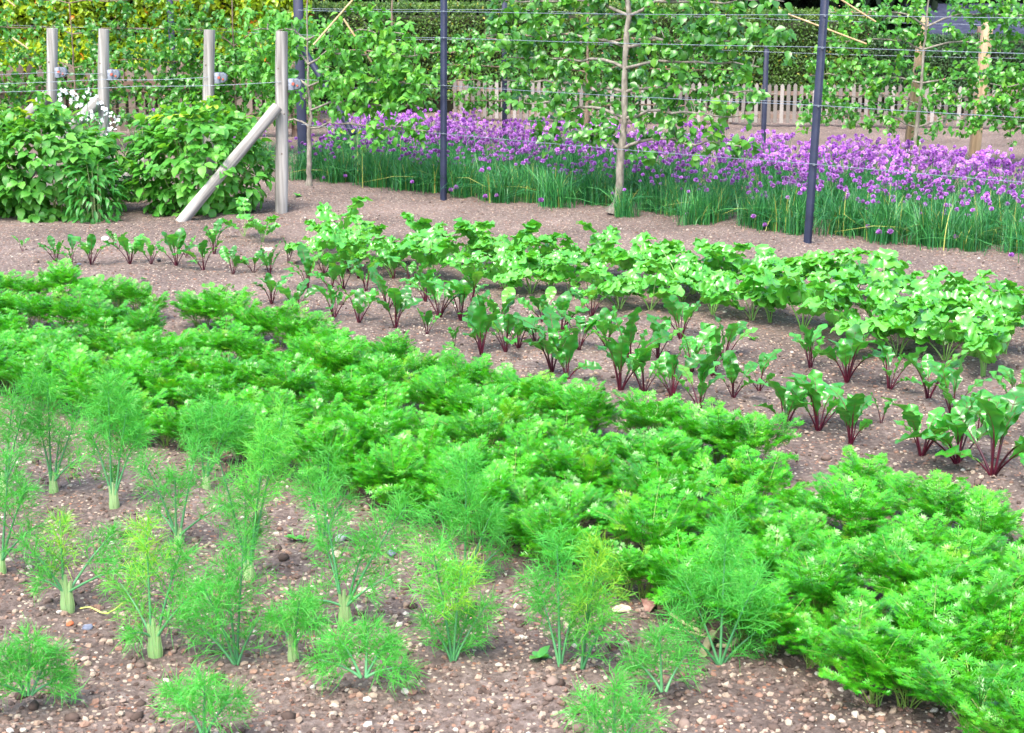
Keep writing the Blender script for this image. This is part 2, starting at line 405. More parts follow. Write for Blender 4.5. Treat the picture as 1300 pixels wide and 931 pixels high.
def carrot_variant(seed):
    r = np.random.default_rng(seed); st = MB(); fo = MB()
    nl = r.integers(12, 16)
    PP, DD, SS, LL, VV = [], [], [], [], []
    for i in range(nl):
        az = i * 2.399 + r.uniform(-.4, .4); el = r.uniform(.95, 1.4) if i > 4 else r.uniform(1.3, 1.52)
        L = r.uniform(.17, .27)
        d = np.array([math.cos(az) * math.cos(el), math.sin(az) * math.cos(el), math.sin(el)])
        c = curve((r.uniform(-.015, .015), r.uniform(-.015, .015), -.01), d, L, r.uniform(.3, .95), 8)
        tube(st, c, np.linspace(.0022, .0009, 8), 4, 0, r.uniform(0, 1), cap=False)
        val = r.uniform(.15, .85)
        if r.uniform() < .02: val = 1
        np_ = 6
        for j in range(np_ + 1):
            t = .50 + .5 * (j + .3) / np_
            p, T = interp(c, min(t, .99))
            S0 = unit(np.cross(T, [0, 0, 1.]) + 1e-6)
            UP = unit(np.cross(S0, T) * .5 + np.array([0, 0, .8]) + rdir(1, r)[0] * .35)
            pl = (.10 * (1 - min(t, 1)) ** .6 * 1.1 + .010) * r.uniform(.8, 1.15)
            for sgn in ((-1, 1) if j < np_ else (0,)):
                pd = unit(S0 * sgn * .85 + T * .7); pd = unit(pd - UP * np.dot(pd, UP) * .7)
                ng = max(1, int(round(pl / .0175)))
                for g in range(ng):
                    q = p + pd * pl * (g + .5) / ng
                    for s2 in ((-1, 1, 0) if g == ng - 1 else (-1, 1)):
                        gs0 = unit(np.cross(pd, UP))
                        gd = unit(pd * (.75 if s2 else 1) + gs0 * s2 * .75 + UP * r.uniform(-.05, .35))
                        sz = .0205 * r.uniform(.75, 1.25); UP = unit(UP + rdir(1, r)[0] * .22)
                        gs = unit(np.cross(gd, UP)); v0 = val + r.normal() * .1
                        for fa in (-1.1, -.55, 0, .55, 1.1):
                            fd = unit(gd * math.cos(fa) + gs * math.sin(fa) + UP * r.uniform(-.1, .1))
                            PP.append(q + fd * .001); DD.append(fd); SS.append(unit(np.cross(fd, UP))); LL.append(sz * (1 - .3 * abs(fa))); VV.append(np.clip(v0, 0, .98 if val < 1 else 1))
    kites(fo, PP, DD, SS, np.array(LL), .0036, 0, np.array(VV), .55)
    return st.mesh('stem_clump', [M['carrotstem']]), fo.mesh('foliage', [M['carrot']])
CARR = [carrot_variant(100 + i) for i in range(7)]

def poly(pts, x):
    a = np.array(pts, float); return np.interp(x, a[:, 0], a[:, 1])
TOPL = [(-150, 362), (0, 382), (160, 398), (300, 428), (420, 454), (560, 492), (650, 525), (740, 556), (920, 588), (1060, 628), (1180, 680), (1300, 730), (1450, 800)]
LOWL = [(-150, 470), (0, 502), (60, 518), (130, 540), (250, 578), (330, 598), (400, 608), (460, 626), (560, 668), (650, 702), (740, 736), (800, 752), (900, 788), (1000, 828), (1060, 858), (1200, 930), (1400, 1040)]
NR = 5
ORD = 'first second third fourth fifth sixth seventh eighth ninth tenth eleventh twelfth thirteenth fourteenth fifteenth sixteenth seventeenth eighteenth nineteenth twentieth'.split() + ['twenty-' + w for w in 'first second third fourth fifth sixth seventh eighth ninth'.split()] + ['thirtieth'] + ['thirty-' + w for w in 'first second third fourth fifth'.split()]
rowname = ['farthest', 'second farthest', 'middle', 'second nearest', 'nearest']
rc = np.random.default_rng(7)
for k in range(NR):
    u = k / (NR - 1)
    xs = np.arange(-140, 1440, 4.0)
    line = np.array([G(x, (1 - u) * poly(TOPL, x) + u * poly(LOWL, x)) for x in xs])
    dist = np.concatenate([[0], np.cumsum(np.linalg.norm(np.diff(line, axis=0), axis=1))])
    s = rc.uniform(0, .1)
    while s < dist[-1]:
        p = np.array([np.interp(s, dist, line[:, c]) for c in range(3)])
        xpx = np.interp(s, dist, xs)
        s += rc.uniform(.075, .15) if not (k in (0, 1) and 185 < xpx < 235) else .4
        p[:2] += rc.normal(size=2) * .028
        v = rc.integers(len(CARR)); sc_ = rc.uniform(.62, 1.08) * (.97 if xpx < 300 else .97)
        if k == 0 and 1000 < xpx < 1070: continue
        e = empty('carrot_plant', (p[0], p[1], soil_h(p[0], p[1])), rc.uniform(0, 6.28)); e.scale = (sc_, sc_, sc_ * rc.uniform(.85, 1.1))
        link('stem_clump', CARR[v][0], e); link('foliage', CARR[v][1], e)
        tag(e, 'feathery bright green carrot plant in the %s carrot row' % rowname[k], 'carrot plant', 'carrot plants of the %s row' % rowname[k])

# ------------------------------------------------------------------ fennel
def feather(mb, c, t0, spread, n, r, val, up=.3, fl=.062):
    """fine thread leaves around the upper part of a stem: side branchlets carrying threads"""
    C, S, V = [], [], []
    nb = max(7, int(n / 30))
    for i in range(nb):
        t = t0 + (1 - t0) * (i + r.uniform(0, .8)) / nb
        p, T = interp(c, min(t, .995))
        az = i * 2.2 + r.uniform(-.5, .5)
        a = unit(np.cross(T, [.3, .2, 1.])); b_ = np.cross(T, a)
        rd = a * math.cos(az) + b_ * math.sin(az)
        bl = spread * 1.2 * (1.15 - .75 * (t - t0) / (1 - t0)) * r.uniform(.7, 1.2)
        bd = unit(rd * .8 + T * .75)
        bpts = [p + bd * bl * q + np.array([0, 0, -.18]) * bl * q * q for q in (0, .5, 1)]
        C.append(bpts); S.append(unit(np.cross(bd, rdir(1, r)[0]))); V.append((.3, .0022, .0016, .0009))
        m = 24
        for _ in range(m):
            q = r.uniform(.12, 1) 
            o = p + bd * bl * q + np.array([0, 0, -.18]) * bl * q * q
            td = unit(bd * .75 + rdir(1, r)[0] * .85 + np.array([0, 0, up * .25]))
            l = fl * r.uniform(.45, 1.2) * (1.1 - .45 * q)
            bend = rdir(1, r)[0] * .4 + np.array([0, 0, -.18])
            C.append([o, o + td * l * .5, o + unit(td + bend) * l]); S.append(unit(np.cross(td, rdir(1, r)[0])))
            V.append((np.clip(val + r.normal() * .13, 0, .9 if val < .95 else 1), .0015, .0014, .0005))
    C = np.array(C); S = np.array(S); V = np.array(V)
    strips(mb, C, S, V[:, 1:], 1, V[:, 0])

def fennel(px, py, fronds, bulb, label, seed):
    """fronds: (dx, dy, fullness, val) tip offset in photo pixels from the base, at the plant's own distance"""
    r = np.random.default_rng(seed); b0 = G(px, py); Y = b0[1]
    root = empty('fennel_plant', (b0[0], b0[1], soil_h(b0[0], b0[1])))
    tag(root, label, 'fennel plant', 'young fennel plants')
    if bulb > 0 and py < 870:
        mb = MB(); h = .055 * bulb; w = .0145 * bulb
        for a, off, l in ((0, -.35, 1.0), (1, .35, .95), (2, 0, 1.15)):
            x = off * w
            c = [(x * .4, 0, -.03), (x * .9, .002 * a, h * .12), (x * 1.05, 0, h * .35), (x * 1.1, .001, h * .65), (x * 1.6, 0, h * l * 1.05), (x * 2.1, 0, h * l * 1.35)]
            tube(mb, c, [w * .5, w * .72, w * .7, w * .52, w * .32, w * .16], 10, 0, r.uniform(.0, .8), flat=.65, cap=False)
            for q in range(5):
                th = q * 1.25; o_ = np.array([math.cos(th), math.sin(th) * .65, 0]) 
                tube(mb, [c_ + o_ * w * k_ for c_, k_ in zip(np.array(c), (.5, .73, .71, .53, .33, .17))], .0009, 4, 0, 1, cap=False)
        mb.build('bulb', [M['bulb']], root)
    for i, (dx, dy, full, val) in enumerate(fronds):
        tip = P(px + dx, py + dy, Y + r.uniform(-.07, .07)) - b0
        mb = MB(); st = np.array([np.sign(dx) * .006 * bulb, 0, .045 * bulb if bulb else -.01])
        mid = st * .5 + tip * .5 + np.array([-dx * .00012, 0, .015]); L = np.linalg.norm(tip - st)
        ts = np.linspace(0, 1, 10)[:, None]
        c = (1 - ts) ** 2 * st + 2 * ts * (1 - ts) * mid + ts ** 2 * tip
        tube(mb, c, np.linspace(.0042, .0012, 10), 6, 0, r.uniform(0, 1), cap=False)
        if full > 0:
            feather(mb, c, .38 if L > .2 else .15, min(.085, .045 + L * .12) * (.8 + .25 * full), int(620 * full * (.5 + L * 1.6)), r, val)
        mb.build('frond', [M['fennelstem'], M['fennel']], root)
FEN = [
 (86, 778, [(-55, -85, .8, .5), (-10, -115, 1, .95), (60, -100, 1, .4), (95, -62, .8, .5), (-38, -40, .5, .5)], 1.25, 'fennel with a pale split bulb leaning left, left of the blue-grey stone'),
 (197, 833, [(-45, -95, .9, .9), (-12, -165, 1.2, .97), (35, -140, 1, .5), (55, -85, 1.1, .35), (-30, -30, .3, .6)], 1.25, 'fennel with a stout cut-off pale bulb and yellowish plume, at the bottom left'),
 (145, 645, [(-8, -165, 1.6, .4), (18, -140, 1.4, .45), (-30, -100, 1, .45), (30, -95, 1.2, .4), (-2, -50, .6, .1)], 1.1, 'tallest blue-green fennel plume, standing against the carrots at the left'),
 (68, 622, [(-22, -100, .9, .5), (-8, -140, 1.1, .4), (35, -110, 1, .5), (40, -50, .5, .6), (8, -75, .7, .15)], 1.0, 'fennel with a small pale bulb at the left, left of the tallest plume'),
 (227, 697, [(-45, -110, .8, .45), (-5, -90, .8, .3), (25, -130, 1, .5), (70, -60, .6, .6), (-30, -50, .4, .5)], .9, 'thin open fennel between the tallest plume and the bright double plume'),
 (316, 737, [(-40, -160, .4, .5), (22, -185, 1.6, .75), (45, -215, 1.4, .8), (-5, -110, .9, .3), (10, -75, .8, .3)], 1.1, 'fennel with a dense bright green plume leaning right, at the near edge of the carrots'),
 (300, 842, [(-40, -95, 1.2, .5), (-15, -130, 1.1, .5), (10, -165, .8, .5), (30, -60, .6, .45), (-60, -60, .9, .5)], .0, 'broad drooping fennel right of the stout cut-off bulb'),
 (438, 799, [(-32, -175, 1.0, .5), (-26, -105, .7, .5), (78, -150, 1.5, .6), (30, -110, .9, .35), (62, -62, .4, .5), (-50, -30, 1.0, .6)], 1.15, 'fennel with one tall upright stalk and one plume leaning right, in the stony patch'),
 (590, 742, [(2, -160, 1.5, .35), (-35, -95, 1.1, .4), (35, -95, 1.1, .4), (50, -50, .7, .4)], .0, 'open net-like blue-green fennel in front of the carrots, right of the cream stone'),
 (575, 845, [(-25, -140, 1.3, .8), (10, -120, 1.2, .95), (20, -60, 1, .5), (-30, -55, .8, .5), (45, -75, .9, .6)], .0, 'bushy fennel with a yellowish shoot, lower centre'),
 (462, 885, [(-35, -75, 1, .5), (5, -85, 1.1, .45), (35, -70, 1, .5), (-60, -45, .8, .5), (55, -35, .8, .45)], 1.0, 'low fennel tuft in front of the plant with the tall upright stalk'),
 (38, 905, [(-35, -75, 1.1, .5), (0, -92, 1.2, .5), (30, -75, 1.1, .5), (-60, -40, .9, .5), (50, -45, .9, .5)], 1.0, 'rounded fennel tuft in the bottom left corner'),
 (711, 848, [(-4, -160, 1.4, .4), (-30, -110, .9, .4), (22, -90, .9, .45)], .0, 'fennel with a single straight thick stalk, left of its yellowish neighbour'),
 (738, 852, [(22, -150, 1.6, .97), (10, -95, 1.2, .9), (38, -70, .8, .6)], .0, 'yellow-green fennel plume just right of the single straight stalk'),
 (914, 845, [(8, -175, 1.6, .4), (-45, -105, 1.2, .4), (50, -110, 1.2, .45), (-60, -55, .9, .4), (60, -50, 1, .4)], .0, 'wide blue-green fennel fan in front of the carrots, beside the straw-coloured stalks'),
 (842, 900, [(-40, -60, .9, .5), (-5, -90, 1, .5), (30, -65, .8, .5)], .8, 'small feathery fennel left of the straw-coloured stalks, at the bottom edge'),
 (2, 728, [(-30, -130, 1, .5), (10, -150, 1.1, .5), (32, -110, .9, .5), (45, -60, .5, .4)], .9, 'fennel at the left edge, left of the leaning pale bulb'),
 (5, 628, [(-20, -110, 1, .4), (12, -130, 1.1, .35), (38, -150, 1.1, .4), (42, -90, .7, .4)], 1.0, 'fennel at the left edge, behind the other edge plant'),
 (262, 620, [(-14, -90, 1, .4), (8, -105, 1.2, .35), (30, -85, 1, .4), (48, -95, 1, .4)], .9, 'fennel half hidden in the nearest carrot row, behind the bright double plume'),
 (410, 700, [(-20, -95, 1.1, .6), (8, -125, 1.0, .6), (30, -70, .7, .5)], .9, 'small light fennel tuft at the carrots, behind the tall upright stalk'),
 (372, 838, [(-20, -60, .8, .5), (8, -75, 1, .55), (30, -55, .8, .5)], .9, 'short fennel seedling between the drooping plant and the low tuft'),
 (260, 950, [(-40, -80, 1, .5), (0, -90, 1.1, .5), (40, -70, 1, .5)], 1.0, 'fennel at the bottom edge, below the broad drooping one'),
 (780, 975, [(-40, -90, 1, .5), (0, -110, 1.1, .5), (40, -80, 1, .5)], 1.0, 'fennel at the bottom edge, below the yellow-green plume'),
]
for i, a in enumerate(FEN): fennel(*a, 300 + i)

# ------------------------------------------------------------------ beetroot
BPROF = [.02, .045, .085, .135, .18, .21, .225, .225, .20, .155, .065]
def beet_leaf(seed):
    r = np.random.default_rng(seed); mb = MB()
    L = r.uniform(.10, .155); el = r.uniform(1.12, 1.5)
    d = np.array([math.cos(el), 0, math.sin(el)])
    c = curve((0, 0, -.005), d, L, r.uniform(.1, .5), 6)
    tube(mb, c, np.linspace(.0042, .0026, 6), 6, 0, r.uniform(0, 1), cap=False)
    T = unit(c[-1] - c[-2]); N0 = unit(np.cross(T, [0, -1, 0])) ; N0 = N0 * np.sign(N0[2] + 1e-6) 
    bl = r.uniform(.12, .18); dr = r.uniform(.0, .6)
    tpl = leaf_tpl(BPROF, 3, r.uniform(.1, .45), dr, r.uniform(.05, .11), r.uniform(2.2, 3.8), .03, seed, 21)
    st = c[-1] - T * bl * .18
    Nn = unit(N0 + np.array([0, r.normal() * .35, 0]))
    scatter(mb, tpl, [st], [T], [Nn], np.array([bl]), 1, r.choice([.1, .2, .35, .5, .6, .7, .8, .92]))
    # midrib
    V = tpl[0]; m = 7; mid = V[3::m][:18:2] + np.array([0, 0, .006])
    F0 = frames(np.array([T]), np.array([Nn]))[0]
    w = (mid @ F0.T) * bl + st
    tube(mb, w, np.linspace(.0022, .0007, 9), 4, 2, r.uniform(.2, 1), cap=False)
    # side veins
    for k in (6, 9, 12, 15):
        for sg in (0, 6):
            a = V[k * m + 3] + (0, 0, .004); b_ = V[(k + 2) * m + (1 if sg == 0 else 5)] + (0, 0, .012)
            tube(mb, (np.array([a, (a + b_) / 2 + (0, 0, .006), b_]) @ F0.T) * bl + st, [.0009, .0007, .0004], 3, 2, .2, cap=False)
    return mb.mesh('leaf', [M['beetstem'], M['beet'], M['beetvein']])
BL = [beet_leaf(500 + i) for i in range(16)]
rb = np.random.default_rng(77)
def beet(px, py, sc_, n, label, group):
    p = G(px, py); e = empty('beetroot_plant', (p[0], p[1], soil_h(p[0], p[1])), rb.uniform(0, 6.28)); e.scale = (sc_,) * 3
    for i in range(n):
        o = link('leaf', BL[rb.integers(len(BL))], e)
        a = i * 6.28 / n + rb.uniform(-.45, .45); o.rotation_euler = (rb.uniform(-.15, .15), rb.uniform(-.25, .2), a)
        o.location = (math.cos(a) * .006, math.sin(a) * .006, 0); s = rb.uniform(.72, 1.15); o.scale = (s, s, s)
    tag(e, label, 'beetroot plant', group); return e
FRONT = [(29, 320, .5), (71, 331, 1), (91, 335, .8), (116, 336, 1), (165, 335, 1), (192, 336, .85), (224, 339, .95), (258, 344, .9), (296, 349, .8), (345, 385, 1), (376, 396, 1.0), (424, 404, .95), (456, 411, .95), (502, 413, 1.0), (542, 424, .7), (577, 441, .6),
         (611, 449, 1.0), (642, 448, .95), (700, 472, 1.2), (720, 480, 1.0), (788, 494, 1.2), (817, 499, 1.0), (853, 505, 1.0), (888, 520, 1.0), (931, 506, .95), (996, 541, .95), (1039, 543, 1.1), (1080, 564, 1.05), (1170, 580, 1.15), (1215, 592, 1.15), (1260, 606, 1.35), (1330, 640, 1.1)]
MID = [(436, 368, .9), (455, 352, .85), (540, 385, .95), (600, 385, .9), (632, 420, 1.0), (690, 405, .95), (680, 440, .9), (735, 445, .95), (770, 440, 1.0), (835, 455, .9), (905, 480, .9), (500, 358, .8), (420, 372, .85), (150, 318, .7), (237, 327, .8), (272, 322, .95), (322, 346, .8), (342, 348, .9), (366, 335, .85), (390, 366, 1.0), (412, 348, .9), (443, 345, .9), (465, 372, .9), (492, 394, 1.0), (523, 366, .9), (558, 403, 1.0), (585, 404, 1.05), (610, 415, .9), (658, 442, .95), (713, 423, 1.1), (751, 402, .95), (800, 461, 1.1), (878, 474, 1.0), (864, 430, 1.05), (919, 457, 1.05),
       (964, 494, .85), (1029, 469, 1.0), (1075, 485, 1.15), (1129, 498, 1.0), (1119, 534, .6), (1178, 511, 1.0), (1209, 530, 1.1), (1290, 515, 1.0), (1240, 560, .9), (1330, 560, 1.1)]
def sized(s): return 'very small' if s < .65 else 'small' if s < .88 else 'large' if s > 1.12 else 'medium'
FRONT.sort()
def gap_(t): return float(np.interp(t[0], [f[0] for f in FRONT], [f[1] for f in FRONT])) - t[1]
cut = [(t, gap_(t) > 22 + t[0] * .035) for t in MID]
MIDDLE = [t for t, g in cut if not g]; BACKB = [t for t, g in cut if g]
print('beets', len(FRONT), len(MIDDLE), len(BACKB))
for nm, rows in (('front', FRONT), ('middle', MIDDLE), ('back', BACKB)):
    for i, (x, y, s) in enumerate(sorted(rows)):
        if x > 1300: lb = '%s red-stalked beetroot just past the right end of the %s beetroot row' % (sized(s), nm)
        else: lb = '%s red-stalked beetroot, %s from the left in the %s beetroot row%s' % (sized(s), ORD[i], nm, ' beside the carrots' if nm == 'front' else '')
        beet(x, y, s * .87, 3 if s < .65 else 5 if s < .88 else 7 if s < 1.1 else 9, lb, 'beetroots of the %s row' % nm)

# ------------------------------------------------------------------ parsnips
PPROF = [.10, .30, .40, .45, .44, .40, .30, .12]
def parsnip_leaf(seed):
    r = np.random.default_rng(seed); mb = MB()
    L = r.uniform(.22, .37); el = r.uniform(1.05, 1.5)
    c = curve((0, 0, -.005), (math.cos(el), 0, math.sin(el)), L, r.uniform(.4, 1.3), 9)
    tube(mb, c, np.linspace(.0036, .0015, 9), 6, 0, r.uniform(0, 1), cap=False)
    base = r.uniform(.25, .8)
    for j, t in enumerate((.5, .72, .9)):
        p, T = interp(c, t); S = unit(np.cross(T, [0, 0, 1.])); U = np.cross(S, T)
        for sg in (-1, 1):
            D = unit(S * sg + T * .45 + U * r.uniform(-.1, .3)); Nn = unit(U + S * sg * -.1 + rdir(1, r)[0] * .6)
            tpl = leaf_tpl(PPROF, 2, r.uniform(.05, .5), r.uniform(.1, .45), .09, 2.2, .08, seed * 7 + j, 12)
            scatter(mb, tpl, [p], [D], [Nn], np.array([r.uniform(.064, .10)]), 1, np.clip(base + r.normal() * .15, 0, 1))
    p, T = interp(c, .98); U = unit(np.cross(unit(np.cross(T, [0, 0, 1.])), T))
    for a in (-.5, 0, .5):
        S = np.cross(T, U)
        scatter(mb, leaf_tpl(PPROF, 2, .3, r.uniform(.2, .6), .09, 2.2, .08, seed, 12), [p], [unit(T + S * a)], [unit(U + rdir(1, r)[0] * .55)], np.array([r.uniform(.072, .105)]), 1, base)
    return mb.mesh('leaf', [M['parsnipstem'], M['parsnip']])
PL = [parsnip_leaf(700 + i) for i in range(12)]
rp = np.random.default_rng(5)
def parsnip(px, py, s, n, label, group):
    p = G(px, py); e = empty('parsnip_plant', (p[0], p[1], soil_h(p[0], p[1])), rp.uniform(0, 6.28)); e.scale = (s, s, s)
    for i in range(n):
        o = link('leaf', PL[rp.integers(len(PL))], e); a = i * 6.28 / n + rp.uniform(-.4, .4)
        o.rotation_euler = (rp.uniform(-.15, .15), rp.uniform(-.3, .15), a); k = rp.uniform(.75, 1.1); o.scale = (k, k, k)
        o.location = (math.cos(a) * .008, math.sin(a) * .008, 0)
    tag(e, label, 'parsnip plant', group)
BACKP = [(430, 318, 1.0), (462, 330, .85), (505, 338, .8), (540, 330, 1.0), (578, 338, .9), (612, 340, 1.0), (650, 345, 1.0), (690, 347, .95), (728, 352, 1.0), (765, 355, .95), (805, 362, 1.0), (842, 366, .95), (880, 372, 1.0), (920, 374, .95), (962, 378, 1.0), (1002, 380, .9), (1040, 378, 1.1), (1085, 380, .9), (1130, 388, .8), (1175, 398, .9), (1225, 405, .95), (1275, 415, .8)]
FRP = [(448, 346, .85), (498, 352, .85), (548, 356, .9), (640, 366, .85), (700, 370, .85), (750, 380, .85), (310, 302, .62), (333, 306, .6), (410, 335, .8), (600, 366, .7), (674, 374, .9), (724, 378, .7), (786, 392, 1.0), (826, 396, .8), (866, 382, .9), (905, 398, .8), (955, 404, .95), (978, 408, .8), (1020, 420, 1.05), (1055, 415, .95), (1085, 440, 1.05), (1115, 425, 1.0), (1140, 450, 1.1), (1170, 436, 1.0), (1200, 458, 1.0), (1222, 430, 1.0), (1248, 476, .9), (1275, 452, 1.0)]
for nm, rows in (('back', BACKP), ('front', FRP)):
    for i, (x, y, s) in enumerate(sorted(rows)):
        parsnip(x, y, s * (1.0 if nm == 'back' else 1.05), 4 if s < .72 else 6, '%s broad-leaved parsnip, %s from the left in the %s parsnip row' % ('small' if s < .72 else 'leafy', ORD[i], nm), 'parsnips of the %s row' % nm)

# ------------------------------------------------------------------ small weeds and litter
rw = np.random.default_rng(9)
tplw = leaf_tpl([.05, .25, .3, .2, .02], 1, .2, .2, 0, 1, 0, 1)
def weed(px, py, s, label):
    mb = MB(); n = 9; a = rw.uniform(0, 6.28, n)
    D = np.stack([np.cos(a), np.sin(a), rw.uniform(.2, .9, n)], -1)
    scatter(mb, tplw, np.zeros((n, 3)) + [0, 0, .005], D, np.tile([0, 0, 1.], (n, 1)), rw.uniform(.6, 1.1, n) * s, 0, rw.uniform(0, 1, n))
    p = G(px, py); o = mb.build('weed', [M['parsnip']]); o.location = (p[0], p[1], soil_h(p[0], p[1])); tag(o, label, 'weed', 'weed seedlings')
for a in [(1277, 476, .04, 'tiny weed seedling on open soil right of the last front parsnip'), (300, 338, .03, 'weed seedling among the left beetroots'), (185, 357, .035, 'lone weed seedling on the soil in front of the left beetroots'),
          (99, 339, .03, 'pale weed seedling beside the dark grey stone'), (762, 358, .04, 'grey-green weed between parsnips'), (956, 432, .035, 'weed seedling on bare soil between beetroots and parsnips'),
          (1210, 622, .035, 'weed seedling below the large right beetroots'), (684, 838, .045, 'weed left of the single straight fennel stalk'), (375, 688, .04, 'upright weed in the stony patch near the bright fennel plume'), (378, 250, .05, 'small green weed near the foot of the right wooden post')]:
    weed(*a)
def deadleaf(px, py, s, label, seed):
    mb = MB(); scatter(mb, leaf_tpl([.05, .3, .42, .38, .22, .03], 2, .4, .5, .12, 1.5, .1, seed), [(0, -s / 2, .012)], [(0, 1, .15)], [(0.1, .2, 1)], np.array([s]))
    p = G(px, py); o = mb.build('dead_leaf', [M['deadleaf']]); o.location = (p[0], p[1], soil_h(p[0], p[1]) + .006); o.rotation_euler.z = seed * 1.3; tag(o, label, 'dead leaf', 'brown dead leaves by the carrots')
deadleaf(826, 770, .07, 'reddish brown dead leaf, left one by the near carrots', 2); deadleaf(848, 776, .065, 'crumpled brown dead leaf between two others by the near carrots', 4)
deadleaf(872, 782, .08, 'dark brown dead leaf nearest the straw-coloured stalks', 7); deadleaf(655, 652, .05, 'small brown dead leaf at the edge of the carrots', 9)
def stalk(pts, rr, label, mat='straw'):
    mb = MB(); w = np.array([G(x, y) + [0, 0, z] for x, y, z in pts]); c0 = w[0].copy(); tube(mb, w - c0, rr, 6, flat=.6)
    o = mb.build('dry_stalk', [M[mat]]); o.location = c0; tag(o, label, 'dry stalk', 'dried stalks on the soil')
stalk([(850, 792, .03), (865, 800, .025), (890, 812, .02)], .007, 'straw-coloured stalk, upper one of the dried pile')
stalk([(848, 801, .012), (870, 808, .015), (895, 813, .012)], .005, 'thin straw-coloured stalk across the middle of the dried pile')
stalk([(892, 838, .015), (900, 822, .02), (906, 812, .02)], .012, 'thick dried stalk standing upright in the straw-coloured pile')
stalk([(912, 825, .012), (925, 830, .02), (935, 822, .02)], .01, 'short dried stalk at the right of the straw-coloured pile')
stalk([(868, 806, .015), (880, 798, .02), (892, 792, .025)], .004, 'short dried twig crossing the upper straw-coloured stalk')
stalk([(102, 777, .01), (108, 777, .013), (115, 778, .016), (122, 781, .016), (129, 784, .014), (137, 785, .014), (146, 783, .02), (155, 780, .03), (166, 778, .04), (180, 776, .05)], .0028, 'thin wavy yellow-green strand between the two pale fennel bulbs', 'yellowstrand')

# ------------------------------------------------------------------ chives
def flower_mesh(seed, low=False):
    """one head with its own stem; origin at the stem foot"""
    r = np.random.default_rng(seed); mb = MB()
    h = r.uniform(.24, .41) if not low else r.uniform(.05, .12)
    az = r.uniform(0, 6.28); lean = r.uniform(.02, .14) if not low else r.uniform(.22, .3)
    if low: az = -1.9 + r.uniform(-.6, .6)
    tip = np.array([math.cos(az) * lean, math.sin(az) * lean, h])
    mid = np.array([tip[0] * .25, tip[1] * .25, h * .6 if not low else .2])
    ts = np.linspace(0, 1, 6)[:, None]; c = 2 * ts * (1 - ts) * mid + ts ** 2 * tip
    tube(mb, c, np.linspace(.0022, .0015, 6), 4, 0, .4, cap=False)
    n = 70; D = rdir(n, r); D[:, 2] = np.where(D[:, 2] < -.4, -D[:, 2], D[:, 2]); rr = r.uniform(.0165, .0215)
    ct = c[-1] + np.array([0, 0, .008])
    kites(mb, ct + D * rr * .25, D, unit(np.cross(D, rdir(n, r))), rr * .8 * r.uniform(.85, 1.15, n), rr * .62, 1, r.uniform(0, 1, n), .6)
    D2 = rdir(20, r)
    kites(mb, ct + D2 * rr * .1, D2, unit(np.cross(D2, rdir(20, r))), rr * .7, rr * .7, 1, r.uniform(0, .3, 20), .6)
    return mb.mesh('flower_head', [M['chive'], M['chiveflower']], smooth=False)
FL = [flower_mesh(900 + i) for i in range(22)]; FLOW = [flower_mesh(950 + i, True) for i in range(5)]
def chive_mesh(seed):
    r = np.random.default_rng(seed); mb = MB(); n = 210
    b = r.normal(size=(n, 2)) * .06; az = r.uniform(0, 6.28, n); ln = np.abs(r.normal(size=n)) * .11 + .02; h = r.uniform(.22, .41, n)
    out = np.stack([np.cos(az), np.sin(az)], -1)
    dro = r.uniform(0, 1, n) < .22
    C = np.zeros((n, 5, 3))
    for k, t in enumerate(np.linspace(0, 1, 5)):
        C[:, k, :2] = b + out * (ln * t * t * (1 + 1.4 * dro))[:, None]
        C[:, k, 2] = h * (t - .22 * t * t - dro * .42 * t ** 3) - .01
    S = unit(np.stack([-out[:, 1], out[:, 0], np.zeros(n)], -1) + rdir(n, r) * .5)
    v = np.clip(r.uniform(0, .9, n), 0, 1); v[r.uniform(size=n) < .04] = 1
    strips(mb, C, S, np.array([.0056, .0056, .0048, .0036, .0008]), 0, v)
    return mb.mesh('leaf_clump', [M['chive']])
CH = [chive_mesh(980 + i) for i in range(6)]
rch = np.random.default_rng(4); TRUNK = G(777, 271)
CLB = [(120, 196), (365, 224), (450, 234), (560, 248), (700, 262), (820, 272), (900, 285), (1000, 296), (1100, 300), (1200, 318), (1300, 325), (1420, 338)]
def chive_row(x0, x1, back, step, nf, low=False):
    xs = np.arange(x0, x1, 3.0); line = np.array([G(x, poly(CLB, x)) for x in xs]); line[:, 1] += back; line[:, 0] += back * .35
    dist = np.concatenate([[0], np.cumsum(np.linalg.norm(np.diff(line, axis=0), axis=1))]); s = rch.uniform(0, .1)
    while s < dist[-1]:
        p = np.array([np.interp(s, dist, line[:, c]) for c in range(3)]); s += step * rch.uniform(.8, 1.2)
        p[:2] += rch.normal(size=2) * (.09 if low else .06)
        if np.linalg.norm(p[:2] - TRUNK[:2]) < .16: continue
        a = rch.uniform(0, 6.28); sz = rch.uniform(.72, 1.15)
        e = empty('chive_clump', (p[0], p[1], soil_h(p[0], p[1])), a); e.scale = (sz, sz, sz)
        link('leaf_clump', CH[rch.integers(len(CH))], e)
        for _ in range(int(rch.integers(*nf))):
            o = link('flower_head', FL[rch.integers(len(FL))], e); o.rotation_euler.z = rch.uniform(0, 6.28); o.location = (*(rch.normal(size=2) * .06), 0)
            k = rch.uniform(.82, 1.12); o.scale = (k, k, k)
        if low and rch.uniform() < .6:
            o = link('flower_head', FLOW[rch.integers(len(FLOW))], e); o.rotation_euler.z = -a + rch.uniform(-.4, .4)
        tag(e, 'clump of thin green chive leaves with round mauve flower heads in the long chive border', 'chive clump', 'chives in the long flowering border')
chive_row(365, 1400, 0.05, .21, (1, 8), True)
chive_row(365, 1400, .34, .25, (4, 11))
chive_row(365, 1400, .66, .27, (8, 15))
chive_row(365, 1400, 1.0, .27, (10, 17))
chive_row(130, 330, .6, .26, (4, 9))
